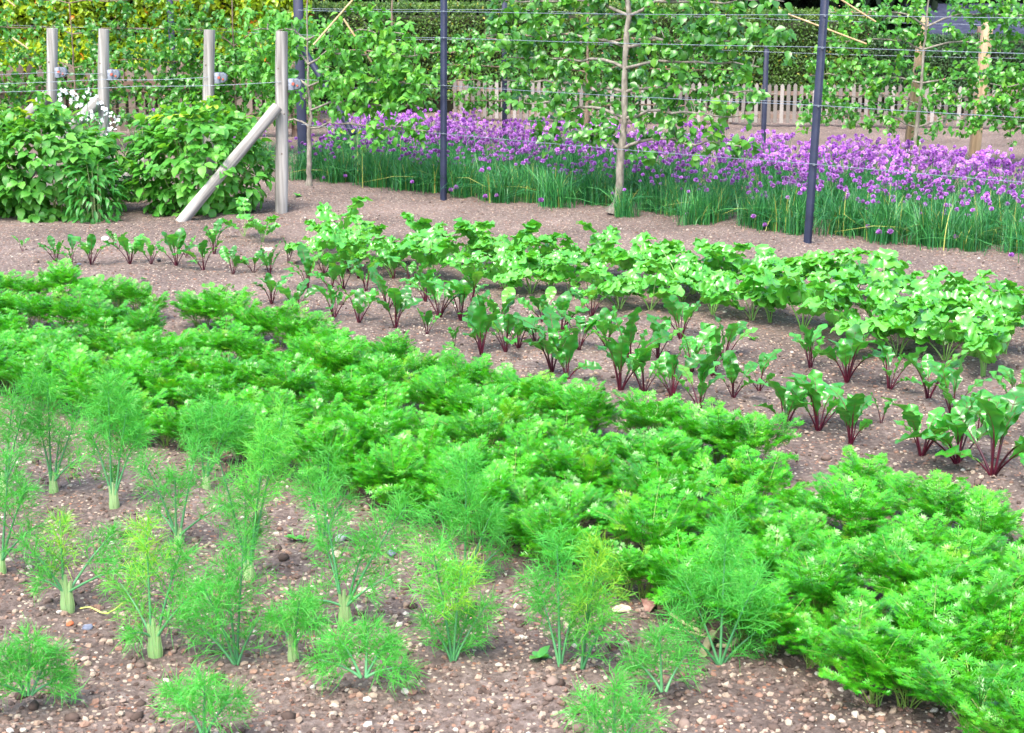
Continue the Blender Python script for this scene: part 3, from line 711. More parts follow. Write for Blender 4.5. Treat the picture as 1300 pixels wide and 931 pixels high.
def chive_whole(seed):
    r = np.random.default_rng(seed); mb = MB(); n = 80
    az = r.uniform(0, 6.28, n); out = np.stack([np.cos(az), np.sin(az)], -1); b = r.normal(size=(n, 2)) * .05; h = r.uniform(.2, .34, n)
    C = np.zeros((n, 4, 3))
    for k, t in enumerate(np.linspace(0, 1, 4)):
        C[:, k, :2] = b + out * (.12 * t * t); C[:, k, 2] = h * (t - .2 * t * t)
    strips(mb, C, unit(np.stack([-out[:, 1], out[:, 0], np.zeros(n)], -1)), np.array([.005, .005, .004, .001]), 0, r.uniform(0, .9, n))
    for _ in range(int(r.integers(17, 24))):
        ct = np.array([*(r.normal(size=2) * .10), r.uniform(.27, .42)]); D = rdir(34, r); rr = r.uniform(.017, .022)
        tube(mb, [(ct[0] * .3, ct[1] * .3, 0), (ct[0] * .6, ct[1] * .6, ct[2] * .5), ct], [.002, .002, .0015], 3, 0, .4, cap=False)
        kites(mb, ct + D * rr * .2, D, unit(np.cross(D, rdir(34, r))), rr * .85, rr * .85, 1, np.clip(r.uniform() + r.normal(size=34) * .2, 0, 1), .6)
    return mb.mesh('chive_clump', [M['chive'], M['chiveflower']], smooth=False)
CW = [chive_whole(1500 + i) for i in range(8)]
def far_row(x0, x1, back, step):
    xs = np.arange(x0, x1, 3.0); line = np.array([G(x, poly(CLB, x)) for x in xs]); line[:, 1] += back; line[:, 0] += back * .35
    dist = np.concatenate([[0], np.cumsum(np.linalg.norm(np.diff(line, axis=0), axis=1))]); s = rch.uniform(0, .1)
    while s < dist[-1]:
        p = np.array([np.interp(s, dist, line[:, c]) for c in range(3)]); s += step * rch.uniform(.8, 1.25); p[:2] += rch.normal(size=2) * .06
        o = link('chive_clump', CW[rch.integers(len(CW))]); o.location = (p[0], p[1], soil_h(p[0], p[1])); o.rotation_euler.z = rch.uniform(0, 6.28); k = rch.uniform(.85, 1.1); o.scale = (k, k, k)
        tag(o, 'clump of thin green chive leaves with round mauve flower heads in the long chive border', 'chive clump', 'chives in the long flowering border')
far_row(330, 1330, 1.36, .28); far_row(330, 1300, 1.72, .30); far_row(300, 1290, 2.1, .32); far_row(300, 1280, 2.5, .34); far_row(290, 1260, 2.95, .36)
# ------------------------------------------------------------------ wooden posts, braces, tensioners
def logpost(px, py, ytop, wpx, label, lean=0):
    b = G(px, py); t = P(px + lean, ytop, b[1]); h = t[2]; r = wpx / F * b[1] / 2 / 1.0
    root = empty('wooden_post', (b[0], b[1], 0)); tag(root, label, 'wooden post', 'round wooden posts of the raspberry rows')
    mb = MB(); k = 14; zs = np.linspace(-.05, h, k); c = np.stack([np.linspace(0, t[0] - b[0], k) + .003 * np.sin(zs * 5 + px), .003 * np.cos(zs * 4), zs], -1)
    tube(mb, c, r * (1 + .035 * np.sin(zs * 9 + px)) * np.linspace(1.03, .97, k), 20, 0)
    mb.build('shaft', [M['postwood']], root)
    for i, zk in enumerate((h * .8, h * .55, h * .33)):
        kb = MB(); a = -math.pi / 2 + (-.4, .5, .1)[i]; x = np.interp(zk, zs, c[:, 0])
        q = np.array([x + math.cos(a) * r * .93, math.sin(a) * r * .93, zk]); o = np.array([math.cos(a), math.sin(a), 0])
        tube(kb, [q, q + o * .006], [.009, .005], 8); kb.build('knot', [M['knot']], root)
    return b, h, r
def brace(p0, p1, r, label):
    p0, p1 = np.array(p0), np.array(p1); root = empty('timber_brace', tuple(p1)); tag(root, label, 'brace', 'slanting braces of the wooden posts')
    mb = MB(); k = 10; ts = np.linspace(0, 1, k)[:, None]; c = (p0 - p1) * ts
    c[:, 0] += .006 * np.sin(ts[:, 0] * 6)
    L_ = np.linalg.norm(p0 - p1); root.rotation_mode = 'QUATERNION'; root.rotation_quaternion = Vector(p0 - p1).to_track_quat('Z', 'Y')
    c = np.stack([.005 * np.sin(ts[:, 0] * 6), 0 * ts[:, 0], ts[:, 0] * L_], -1)
    tube(mb, c, r * (1 + .04 * np.sin(np.arange(k) * 1.7)), 18); mb.build('shaft', [M['postwood']], root)
def tensioner(px, py, Y, label):
    c = P(px, py, Y); root = empty('wire_tensioner', tuple(c)); tag(root, label, 'wire tensioner', 'grey wire tensioners on the wooden posts')
    mb = MB(); tube(mb, [(0, -.03, 0), (0, -.026, 0), (0, .026, 0), (0, .03, 0)], [.036, .042, .042, .036], 18); mb.build('drum', [M['zinc']], root)
    mb = MB(); box(mb, (-.035, 0, 0), (.05, .075, .085), bev=.008); mb.build('bracket', [M['zinc']], root)
    mb = MB(); tube(mb, [(-.018, -.038, .004), (-.018, -.050, .004)], [.012, .011], 8); tube(mb, [(.012, -.030, -.01), (.012, -.040, -.01)], [.009, .008], 8); mb.build('bolt', [M['rust']], root)
YP = {}
for px, py, yt, w, lb in [(357, 269, 40, 16, 'rightmost pale round wooden post, standing clear of the bushes'), (264.5, 256, 38, 14.5, 'pale wooden post rising behind the right raspberry bush'),
                          (131, 250, 37, 14, 'pale wooden post with a brace, second from the left'), (65, 246, 36, 13.5, 'leftmost pale wooden post, behind the white flowers')]:
    b, h, r = logpost(px, py, yt, w, lb, 1); YP[px] = b[1]
b = G(357, 269)
q1 = G(228, 281)
brace(P(352, 136, b[1] - .08), (q1[0], q1[1], -.02), .043, 'thick pale brace leaning on the rightmost wooden post, through the right bush')
brace(P(260, 133, YP[264.5] - .07), P(140, 248, YP[264.5] - .25), .047, 'pale brace of the second wooden post from the right, mostly inside the bushes')
brace(P(126, 127, YP[131] - .07), P(10, 248, YP[131] - .25), .047, 'pale brace leaning on the second wooden post from the left, above the left bush')
brace(P(60, 121, YP[65] - .07), P(-65, 246, YP[65] - .25), .047, 'pale brace leaning on the leftmost wooden post')
for px, py, Y, lb in [(376, 107, YP[357], 'grey round wire tensioner on the rightmost wooden post'), (282, 99, YP[264.5], 'grey round wire tensioner on the post behind the right bush'), (146, 95, YP[131], 'grey round wire tensioner on the second post from the left'), (79, 92, YP[65], 'grey round wire tensioner on the leftmost post')]:
    tensioner(px, py, Y, lb)

# ------------------------------------------------------------------ wires
WG = 'horizontal training wires'
def wire(pts, label, r=.002, sag=.008):
    pts = [np.array(p) for p in pts]; mb = MB(); out = []
    for a, b_ in zip(pts[:-1], pts[1:]):
        for t in np.linspace(0, 1, 12)[:-1]:
            p = a * (1 - t) + b_ * t; p = p + [0, 0, -sag * 4 * t * (1 - t)]; out.append(p)
    out.append(pts[-1]); c0 = out[0].copy(); tube(mb, np.array(out) - c0, r, 6)
    o = mb.build('wire', [M['wire']]); o.location = tuple(c0); tag(o, label, 'wire', WG); return o
# front trellis line
A0 = G(563, 253); A1 = G(1025, 310); dF = (A1 - A0) / np.linalg.norm(A1 - A0)
LEFT = G(357, 269) ; LEFT = np.array([-1.82, 13.75, 0]); 
RIGHT = A1 + (A1 - A0) * .95
FZ = {'lowest': .535, 'second lowest': .92, 'second highest': 1.295, 'highest': 1.50}
off = np.array([0, -.035, 0])
for nm, z in FZ.items():
    wire([LEFT + [0, 0, z], A0 + off + [0, 0, z], A1 + off + [0, 0, z + .006], RIGHT + [0, 0, z + .01]], '%s wire strung between the front black metal poles' % nm, .0023)
# raspberry wires
for nm, ya, yb, px, Yp in (('upper', 106, 98, 264.5, YP[264.5]), ('lower', 117, 104, 357, YP[357]), ('middle', 93, 93, 131, YP[131])):
    wire([P(-150, ya + 3, Yp + .3), P(px * .5, (ya + yb) / 2 - 1, Yp + .1 - .06), P(px, yb, Yp - .06)], '%s wire of the raspberry rows, ending at a wooden post' % nm, .0022, .012)
# ------------------------------------------------------------------ metal poles
def pole(px, py, ytop_px, w, label, h=None, lean=0.0, group='black metal trellis poles'):
    b = G(px, py); h = h or 1.95
    root = empty('metal_pole', (b[0], b[1], 0)); tag(root, label, 'metal pole', group)
    a = math.atan2(dF[1], dF[0]); Mx = np.array(Matrix.Rotation(a, 3, 'Z'))
    mb = MB(); box(mb, (0, 0, h / 2 - .05), (w, w * .8, h + .1), Mx, bev=.006); o = mb.build('shaft', [M['pole']], root); o.rotation_euler.y = lean
    mb = MB()
    for z in (.535, .92, 1.295, 1.5):
        if z < h: tube(mb, [(0, -w * .45, z), (0, -w * .72, z)], .008, 8)
    o = mb.build('wire_clip', [M['zinc']], root); o.rotation_euler.y = lean
    mb = MB(); box(mb, (0, 0, h + .008), (w * 1.1, w * .9, .012), Mx); o = mb.build('cap', [M['pole']], root); o.rotation_euler.y = lean
    return b
pole(563, 253, 0, .050, 'left one of the two near black metal poles, in front of the chives', lean=.012)
pole(1025, 310, 0, .048, 'right one of the two near black metal poles, at the edge of the parsnips', lean=.028)
b = RIGHT; px_r = 650 + RIGHT[0] / RIGHT[1] * F
# far trellis line
def far_pole(px, Y, w, h, label):
    b = P(px, 150, Y); root = empty('metal_pole', (b[0], Y, 0)); tag(root, label, 'metal pole', 'black metal trellis poles')
    mb = MB(); box(mb, (0, 0, h / 2 - .05), (w, w * .8, h + .1), bev=.006); mb.build('shaft', [M['pole']], root)
    mb = MB(); box(mb, (0, 0, h + .008), (w * 1.1, w * .9, .012)); mb.build('cap', [M['pole']], root); return np.array([b[0], Y, 0])
f0 = far_pole(223, 17.6, .062, 1.9, 'black metal pole behind the post of the right raspberry bush')
f1 = far_pole(383, 15.6, .088, 1.9, 'thick black metal end pole with a sloping strut, left of the apple trunk')
f2 = far_pole(640.5, 18.4, .058, 1.9, 'far black metal pole between the two near ones, behind pear leaves')
f3 = far_pole(970, 17.3, .052, 1.06, 'short far black metal pole in front of the picket fence')
root = empty('metal_strut', tuple(f1)); tag(root, 'sloping black metal strut bracing the thick black end pole', 'metal strut')
mb = MB(); a = P(384, 60, 15.56); e_ = P(412, 108, 15.4); ext = e_ + (e_ - a) * 1.3; tube(mb, [a - f1, ext - f1], .03, 8); mb.build('shaft', [M['pole']], root)
mb = MB(); tube(mb, [a - f1 + [-.03, 0, 0], a - f1 + [.03, 0, -.05]], .045, 10); mb.build('hinge', [M['pole']], root)
for nm, ys in (('upper', (50, 66)), ('lower', (112, 128)), ('top', (12, 24))):
    wire([P(380, ys[0] - 1, 18.3), P(640, ys[0], 18.36), P(970, ys[1], 17.26), P(1330, ys[1] + 9, 16.0)], '%s wire of the far trellis row, seen behind the pear tree' % nm, .0024)
wire([P(-20, 30, 17.9), P(110, 35, 17.8), P(223, 37, 17.56), P(383, 43, 15.52)], 'far left wire running behind the tops of the wooden posts', .0024)

# ------------------------------------------------------------------ espalier trees
PEARP = [.02, .24, .34, .33, .20, .01]
PT = [leaf_tpl(PEARP, 1, .35, d, 0, 1, 0, i) for i, d in enumerate((.1, .35, .6))]
AT = [leaf_tpl([.03, .22, .30, .30, .2, .02], 1, .45, d, .03, 2, 0, i) for i, d in enumerate((.2, .5, .9))]
def foliage_along(mb, tpls, c, t0, t1, per_m, r, size, up=.12, dn=.08, thick=.09, hang=.5, shoots=.1, fr=None, vmax=.9):
    L = np.linalg.norm(c[-1] - c[0]) * (t1 - t0); ns = max(2, int(L * per_m / 6))
    PP, DD, NN, SS, VV = [], [], [], [], []
    for i in range(ns):
        p, T = interp(c, t0 + (t1 - t0) * r.uniform()); a = r.uniform(-1, 1)
        sp = p + np.array([r.normal() * .03, r.normal() * thick, (up * abs(r.normal()) if r.uniform() < .62 else -dn * abs(r.normal()))])
        if abs(sp[0] - c[0][0]) < .09 and sp[1] < c[0][1] + .03 and r.uniform() < .85: sp[1] = c[0][1] + .12
        tall = r.uniform() < shoots
        cv = r.uniform(.1, .8)
        if tall:
            hh = r.uniform(.1, .28)
        m = r.integers(5, 9)
        for j in range(m):
            q = sp + np.array([0, 0, hh * j / m]) if tall else sp + r.normal(size=3) * .022
            d = rdir(1, r)[0]; d[2] = d[2] * .6 - hang * r.uniform(.2, 1.2)
            PP.append(q); DD.append(unit(d)); nn = np.array([d[0] * .6, -.55 + d[1] * .5, .75]) + r.normal(size=3) * .35; NN.append(nn)
            SS.append(size * r.uniform(.7, 1.2)); VV.append(np.clip(cv + r.normal() * .13 + (.25 if tall else 0), 0, vmax if r.uniform() > .05 else 1))
        if fr is not None and r.uniform() < .22:
            for _ in range(4): fr.append(sp + r.normal(size=3) * .02 + [0, -.03, .04])
    PP, DD, NN, SS, VV = map(np.array, (PP, DD, NN, SS, VV))
    for k, t in enumerate(tpls):
        s = slice(k, None, len(tpls)); scatter(mb, t, PP[s], DD[s], NN[s], SS[s], 0, VV[s])

def espalier(base, trunkpts, rr, tiers, dvec, label, tpls, leafmat_, barkmat, name, seed, size=.06, per_m=150, fruit=True, topz=None):
    r = np.random.default_rng(seed); root = empty(name, tuple(base)); tag(root, label, 'fruit tree', 'fruit trees trained along the wires')
    mb = MB(); tp = np.array(trunkpts) - base
    fine = np.array([interp(tp, t)[0] for t in np.linspace(0, .999, 22)]); fine[1:, :2] += r.normal(size=(21, 2)) * .004
    rads = np.interp(np.linspace(0, 1, 22), np.linspace(0, 1, len(rr)), rr) * (1 + .1 * r.normal(size=22)); rads[0] = rr[0] * 1.5; rads[1] = rr[0] * 1.15
    tube(mb, fine, rads, 12); mb.build('trunk', [M[barkmat]], root)
    fo = MB(); fr = [] if fruit else None
    for (z, l, rt, dens, f0_) in tiers:
        k = int(np.argmin(abs(fine[:, 2] - z + .05))); s0 = fine[k]
        for sg, ln in ((-1, l), (1, rt)):
            if ln <= 0: continue
            n = 12; ts = np.linspace(0, 1, n)
            c = s0[None, :] + sg * dvec[None, :] * (ts * ln)[:, None]
            c[:, 2] = s0[2] + (z - s0[2] + .03) * np.minimum(1, ts * 5 * 1.0) + r.normal(size=n) * .010
            c[0] = s0; c[1:, 1] += r.normal(size=n - 1) * .012
            bm_ = MB(); tube(bm_, c, np.linspace(rr[0] * .42, .004, n), 7)
            for q in range(int(ln * 5)):
                p, T = interp(c, r.uniform(.15, .98)); tube(bm_, [p, p + [r.normal() * .02, r.normal() * .03, r.uniform(-.02, .09)]], [.005, .003], 5, cap=False)
            bm_.build('branch', [M[barkmat]], root)
            foliage_along(fo, tpls, c, f0_, 1.0, per_m * dens, r, size, fr=fr)
    fo.build('foliage', [M[leafmat_]], root)
    if fr:
        fm = MB(); fp = np.array(fr); fp = fp[::5]; scatter(fm, ico(3), fp, rdir(len(fp), r), rdir(len(fp), r), r.uniform(.007, .012, len(fp)), 0, r.uniform(0, 1, len(fp)))
        fm.build('fruitlet_cluster', [M['fruitlet']], root)
    return root
bp_ = G(777, 271)
dF2 = dF * 1.0
Yt = bp_[1]
espalier(bp_, [bp_, P(786, 250, Yt), P(789, 190, Yt), P(793, 150, Yt), P(793, 100, Yt), P(794, 60, Yt), P(798, 20, Yt), P(796, -40, Yt)], [.032, .03, .026, .024, .021, .016], [(.55, .95, 1.1, 1.1, .08), (.93, 1.25, 1.35, .85, .0), (1.28, 1.45, 1.4, 1.15, .0), (1.55, 1.5, 1.35, 1.1, 0), (.76, 1.2, 1.2, .4, .1), (1.12, 1.2, 1.2, .6, 0)], dF, 'large pear tree trained on the wires between the two near black poles', PT, 'pear', 'bark', 'pear_tree', 41, .070, 225)
ba = G(392, 236); Ya = ba[1]
espalier(ba, [ba, P(393, 215, Ya), P(392, 170, Ya), P(395, 145, Ya), P(391, 110, Ya), P(390, 60, Ya), P(390, -5, Ya)], [.024, .021, .018, .012, .008, .006], [(.53, .55, 1.45, .35, .42), (.90, 1.0, 1.5, 1.35, .12), (1.12, .9, 1.35, 1.0, .1), (.72, .1, 1.4, 1.3, .2), (1.3, .8, 1.2, .7, .1)], dF, 'slender apple tree with a smooth grey trunk beside the rightmost wooden post', AT, 'apple', 'bark', 'apple_tree', 42, .072, 245, False)
dS = unit(np.array([3.1, -1.1, 0]))
def far_tree(px, Y, tiers, label, mat, tp, bark, seed, w=.03, lean=0, per=190, size=.062, name='fruit_tree'):
    b = P(px, 150, Y); b[2] = 0
    espalier(b, [b, b + [lean * .3, 0, .5], b + [lean * .6, 0, 1.0], b + [lean, 0, 1.75]], [w, w * .8, w * .5, w * .3], tiers, dS, label, tp, mat, bark, name, seed, size, per, mat == 'pear')
far_tree(98, 17.2, [(.62, 1.2, 1.9, 2.2, 0), (.40, 1.2, 1.9, 1.5, 0), (.92, 1.4, 2.1, 1.8, 0), (1.25, 1.2, 1.9, 1.1, 0), (1.55, 1.3, 1.8, .8, 0)], 'far fruit tree with a thin straight stem between the two left wooden posts', 'pear', PT, 'darkbark', 43, .016)
far_tree(300, 16.6, [(.62, .9, 1.0, 2.2, 0), (.40, .9, 1.0, 1.6, 0), (.90, .9, 1.1, 1.8, 0), (1.2, .8, 1.0, 1.3, 0)], 'far fruit tree behind the wires between the two right wooden posts', 'apple', AT, 'darkbark', 44, .016)
far_tree(500, 18.0, [(.66, 1.2, 1.2, .8, 0), (.98, 1.2, 1.3, .9, 0)], 'low far fruit tree left of the near black pole, behind the apple tree', 'pear', PT, 'darkbark', 45)
far_tree(745, 17.7, [(.42, 1.9, 1.7, 1.2, 0), (.80, 1.7, 1.7, 1.2, 0), (1.12, 1.5, 1.5, 1.1, 0)], 'far fruit tree standing behind the large pear tree', 'pear', PT, 'darkbark', 46)
far_tree(1163, 15.6, [(.42, 1.15, 1.45, 1.9, .0), (.62, 1.1, 1.4, 1.2, .0), (.80, 1.1, 1.5, 1.9, .0), (1.16, .95, 1.3, 1.4, .0), (1.42, .95, 1.7, 1.8, 0)], 'fruit tree with a greenish stem tied beside a tan post, at the right', 'pear', PT, 'bark', 47, .024, .06)
far_tree(1395, 14.9, [(.42, 1.0, 1.0, 1.8, .0), (.76, 1.0, 1.0, 1.8, .0), (1.40, 1.0, 1.1, 1.6, 0)], 'fruit tree at the right edge, its leafy branches reaching in', 'pear', PT, 'bark', 48, .026)

# tan square posts
def tanpost(px, Y, ytop, w, lean, label):
    b = P(px, 150, Y); b[2] = 0; h = P(px, ytop, Y)[2]; root = empty('square_post', tuple(b)); tag(root, label, 'square post', 'tan square posts')
    mb = MB(); box(mb, (0, 0, h / 2 - .05), (w, w, h + .1), bev=.008); o = mb.build('shaft', [M['tanwood']], root); root.rotation_euler.y = lean
    mb = MB(); box(mb, (0, -w / 2 - .004, h * .62), (w * 1.02, .01, .03)); mb.build('strap', [M['pole']], root)
tanpost(1155, 16.1, 20, .085, .06, 'tan square post beside the greenish fruit tree stem')
tanpost(1240, 16.4, 28, .10, .035, 'tan square post standing alone, nearer the right edge')

# bamboo canes
def cane(p0, p1, label):
    mb = MB(); p0, p1 = np.array(p0), np.array(p1); k = 14; ts = np.linspace(0, 1, k)[:, None]; c = (p1 - p0) * ts
    tube(mb, c, .0075 * (1 + .12 * (np.arange(k) % 3 == 0)), 8); o = mb.build('bamboo_cane', [M['bamboo']]); o.location = tuple(p0); tag(o, label, 'bamboo cane', 'bamboo canes tied to the wires')
cane(P(398, 57, 13.3), P(460, -14, 13.3), 'long bamboo cane slanting up to the right above the apple tree'); cane(P(436, 24, 13.3), P(480, 92, 13.3), 'short bamboo cane slanting down to the right above the apple tree')
cane(P(1062, -4, 15.4), P(1112, 28, 15.4), 'bamboo cane slanting at the top right, beside the near black pole'); cane(P(1000, 18, 15.5), P(1100, 56, 15.5), 'bamboo cane crossing behind the right near black pole')
cane(P(4, -4, 16.8), P(19, 8, 16.8), 'bamboo cane end in the top left corner'); cane(P(16, 48, 16.8), P(36, 62, 16.8), 'short bamboo cane left of the leftmost wooden post')

# ------------------------------------------------------------------ bushes
RT = [leaf_tpl([.05, .30, .36, .31, .22, .02], 1, .25, d, .02, 2, .07, i) for i, d in enumerate((.15, .4, .7))]
NT = [leaf_tpl([.03, .13, .15, .12, .06, .01], 1, .3, d, 0, 1, 0, i) for i, d in enumerate((.2, .6))]
def bush(c, rx, ry, h, n, label, name, cat, mat, tpls, seed, size, leaflets=3, group=None, stems=14, stemname='cane', yellow=.75):
    r = np.random.default_rng(seed); root = empty(name, tuple(c)); tag(root, label, cat, group)
    for i in range(stems):
        a = r.uniform(0, 6.28); q = math.sqrt(r.uniform()); x, y = math.cos(a) * rx * q, math.sin(a) * ry * q; zt = h * math.sqrt(max(.1, 1 - (q * .85) ** 2)) * .92
        mb = MB(); ts = np.linspace(0, 1, 7)[:, None]; b0 = np.array([x * .45, y * .45, -.01]); m = np.array([x * .6, y * .6, zt * .7]); tp = np.array([x, y, zt])
        tube(mb, (1 - ts) ** 2 * b0 + 2 * ts * (1 - ts) * m + ts ** 2 * tp, np.linspace(.006, .0025, 7), 6, cap=False); mb.build(stemname, [M['cane']], root)
    PP, DD, NN, SS, VV = [], [], [], [], []
    off = Vector(r.uniform(0, 30, 3))
    sh = [(r.uniform(-.8, .8) * rx, r.uniform(-.5, .5) * ry, r.uniform(.06, .17)) for _ in range(9)] if leaflets == 3 and n > 400 else []
    for i in range(n):
        v = rdir(1, r)[0]; v[2] = abs(v[2]) if r.uniform() < .5 else -abs(v[2])
        q = r.uniform(.55, 1.0) ** .5; k = 1 + .34 * noise.noise(Vector(v * 2.2) + off) + .08 * noise.noise(Vector(v * 6) + off)
        p = np.array([v[0] * rx * k * q, v[1] * ry * k * q, max(.03, h * .42 + v[2] * h * .58 * k * q)])
        if sh and i % 9 == 0:
            q3 = sh[r.integers(len(sh))]; zz = h * math.sqrt(max(.1, 1 - (q3[0] / rx) ** 2 - (q3[1] / ry) ** 2)); p = np.array([q3[0] + r.normal() * .02, q3[1] + r.normal() * .02, zz + q3[2] * r.uniform(-.3, 1)])
        out = unit(np.array([v[0], v[1], v[2] * .6 + .1])); top = p[2] / h
        d = unit(out * .8 + np.array([0, 0, -.25]) + rdir(1, r)[0] * .5)
        nn = unit(np.array([out[0] * .5, out[1] * .5, 1]) + rdir(1, r)[0] * .35)
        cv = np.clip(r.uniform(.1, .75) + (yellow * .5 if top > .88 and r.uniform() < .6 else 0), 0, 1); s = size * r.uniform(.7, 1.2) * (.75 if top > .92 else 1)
        S = np.cross(d, nn)
        for a in ((0,) if leaflets == 1 else (-1.05, 0, 1.05) if leaflets == 3 else (-1.5, -.8, 0, .8, 1.5)):
            PP.append(p + (d * math.cos(a) + S * math.sin(a)) * s * (.18 if a else .35)); DD.append(unit(d * math.cos(a) + S * math.sin(a))); NN.append(nn + rdir(1, r)[0] * .15); SS.append(s * (1 if a == 0 else .85)); VV.append(np.clip(cv + r.normal() * .07, 0, 1))
    PP, DD, NN, SS, VV = map(np.array, (PP, DD, NN, SS, VV)); mb = MB()
    for k, t in enumerate(tpls):
        s = slice(k, None, len(tpls)); scatter(mb, t, PP[s], DD[s], NN[s], SS[s], 0, VV[s])
    mb.build('foliage', [M[mat]], root); return root
RG = 'raspberry bushes'
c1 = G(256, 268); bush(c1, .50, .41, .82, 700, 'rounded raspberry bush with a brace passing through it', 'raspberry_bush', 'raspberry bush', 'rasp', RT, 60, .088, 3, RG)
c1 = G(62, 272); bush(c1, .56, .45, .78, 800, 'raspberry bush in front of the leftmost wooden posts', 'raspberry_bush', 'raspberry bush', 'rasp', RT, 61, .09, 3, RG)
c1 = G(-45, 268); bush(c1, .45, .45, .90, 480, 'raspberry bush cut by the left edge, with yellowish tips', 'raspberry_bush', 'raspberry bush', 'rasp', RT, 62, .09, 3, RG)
c1 = G(122, 279); bush(c1, .17, .17, .48, 330, 'small narrow-leaved plant at the right foot of the left raspberry bush', 'phlox_plant', 'phlox plant', 'phlox', NT, 63, .085, 1, None, 10, 'stem')
c1 = G(172, 252); bush(c1, .22, .2, .34, 260, 'low loose leafy plant in the gap between the raspberry bushes', 'leafy_plant', 'leafy plant', 'rasp', RT, 64, .05, 3, None, 8, 'stem')
c1 = G(318, 284); bush(c1, .0, .0, .0, 0, '', 'x', 'x', 'rasp', RT, 1, .1) if False else None
for i, (px, Y, rx, h) in enumerate(((170, 14.6, .55, .62), (255, 14.8, .5, .55), (60, 14.8, .6, .6), (450, 14.9, .45, .38))):
    c1 = P(px, 100, Y); c1[2] = 0
    bush(c1, rx, .3, h, 330, ['leafy plant behind the second wooden post from the left', 'leafy plant behind the right raspberry bush', 'leafy plant behind the leftmost wooden post', 'leafy plant behind the chives under the apple branches'][i], 'leafy_plant', 'leafy plant', ('apple', 'rasp')[i % 2], PT, 70 + i, .06, 1, None, 8, 'stem')
# white flowered plant
def white_plant(px, py, h, label):
    r = np.random.default_rng(80); b = G(px, py); root = empty('white_flower_plant', tuple(b)); tag(root, label, 'flowering plant')
    tips = [(-26, 118), (-8, 122), (8, 118), (20, 128), (30, 140), (-2, 135), (10, 142), (20, 150), (-28, 132), (-10, 128), (34, 165), (28, 186), (24, 195), (44, 155), (36, 145), (2, 150), (32, 178)]
    lf = MB()
    for dx, y in tips:
        t = P(px + dx, y, b[1] + r.uniform(-.15, .1)) - b; mb = MB(); ts = np.linspace(0, 1, 5)[:, None]
        tube(mb, ts * t * (.35 + .65 * ts), [.004, .0035, .003, .0025, .002], 5, cap=False)
        PPs = []
        for _ in range(7):
            q = t + r.normal(size=3) * .022
            f = unit(rdir(1, r)[0] + [0, -.8, .4]); a = unit(np.cross(f, rdir(1, r)[0])); bb = np.cross(f, a)
            Dk = np.array([a, bb, -a, -bb]); kites(mb, np.tile(q, (4, 1)), Dk, np.array([bb, -a, -bb, a]), .017, .016, 1, r.uniform(0, 1), .6)
        mb.build('flower_stem', [M['chive'], M['whiteflower']], root, smooth=False)
        n = 12; q = t[None, :] * r.uniform(.2, .85, n)[:, None]; scatter(lf, NT[0], q, rdir(n, r), np.tile([0, -.4, 1.], (n, 1)), r.uniform(.05, .08, n), 0, r.uniform(0, 1, n))
    lf.build('foliage', [M['phlox']], root)
white_plant(104, 255, .8, 'plant with clusters of white flowers behind the left raspberry bush')

# ------------------------------------------------------------------ fences
def picket_fence(pa, pb, z0, z1, w, gap, label, style='white', postevery=1.9, skip=None):
    pa, pb = np.array(pa), np.array(pb); d = pb - pa; L = np.linalg.norm(d); u = d / L; ang = math.atan2(u[1], u[0]); Mx = np.array(Matrix.Rotation(ang, 3, 'Z')); nrm = np.array([u[1], -u[0], 0])
    if nrm[1] > 0: nrm = -nrm
    r = np.random.default_rng(int(L * 100)); root = empty('picket_fence', tuple(pa)); tag(root, label, 'picket fence')
    n = int(L / (w + gap)); made = 0
    for i in range(n):
        c = u * (i + .5) * (w + gap); zz = z1 + r.normal() * .006
        # board with pointed top, thickness 18 mm
        x = w / 2; t = .009; lv = [(-x, 0), (x, 0), (x, zz - z0 - w * .6), (0, zz - z0), (-x, zz - z0 - w * .6)]
        V = np.array([[a, s * t, b_] for s in (-1, 1) for a, b_ in lv]); V = V @ Mx.T + c + [0, 0, z0] + nrm * (.02 + .009)
        mb = yield_mb if False else MB()
        mb.add(V, [[0, 1, 2, 3, 4]], 0, r.uniform()); mb.add(V, [[9, 8, 7, 6, 5]], 0, .5)
        mb.add(V, [[0, 5, 6, 1], [1, 6, 7, 2], [2, 7, 8, 3], [3, 8, 9, 4], [4, 9, 5, 0]], 0, r.uniform())
        if i == 0: allm = mb
        else:
            for k in range(len(mb.v)):
                allm.v.append(mb.v[k]); allm.f.append(mb.f[k] + allm.n); allm.m.append(mb.m[k]); allm.a.append(mb.a[k]); 
                allm.n += len(mb.v[k])
    return root, allm, u, L, Mx, nrm
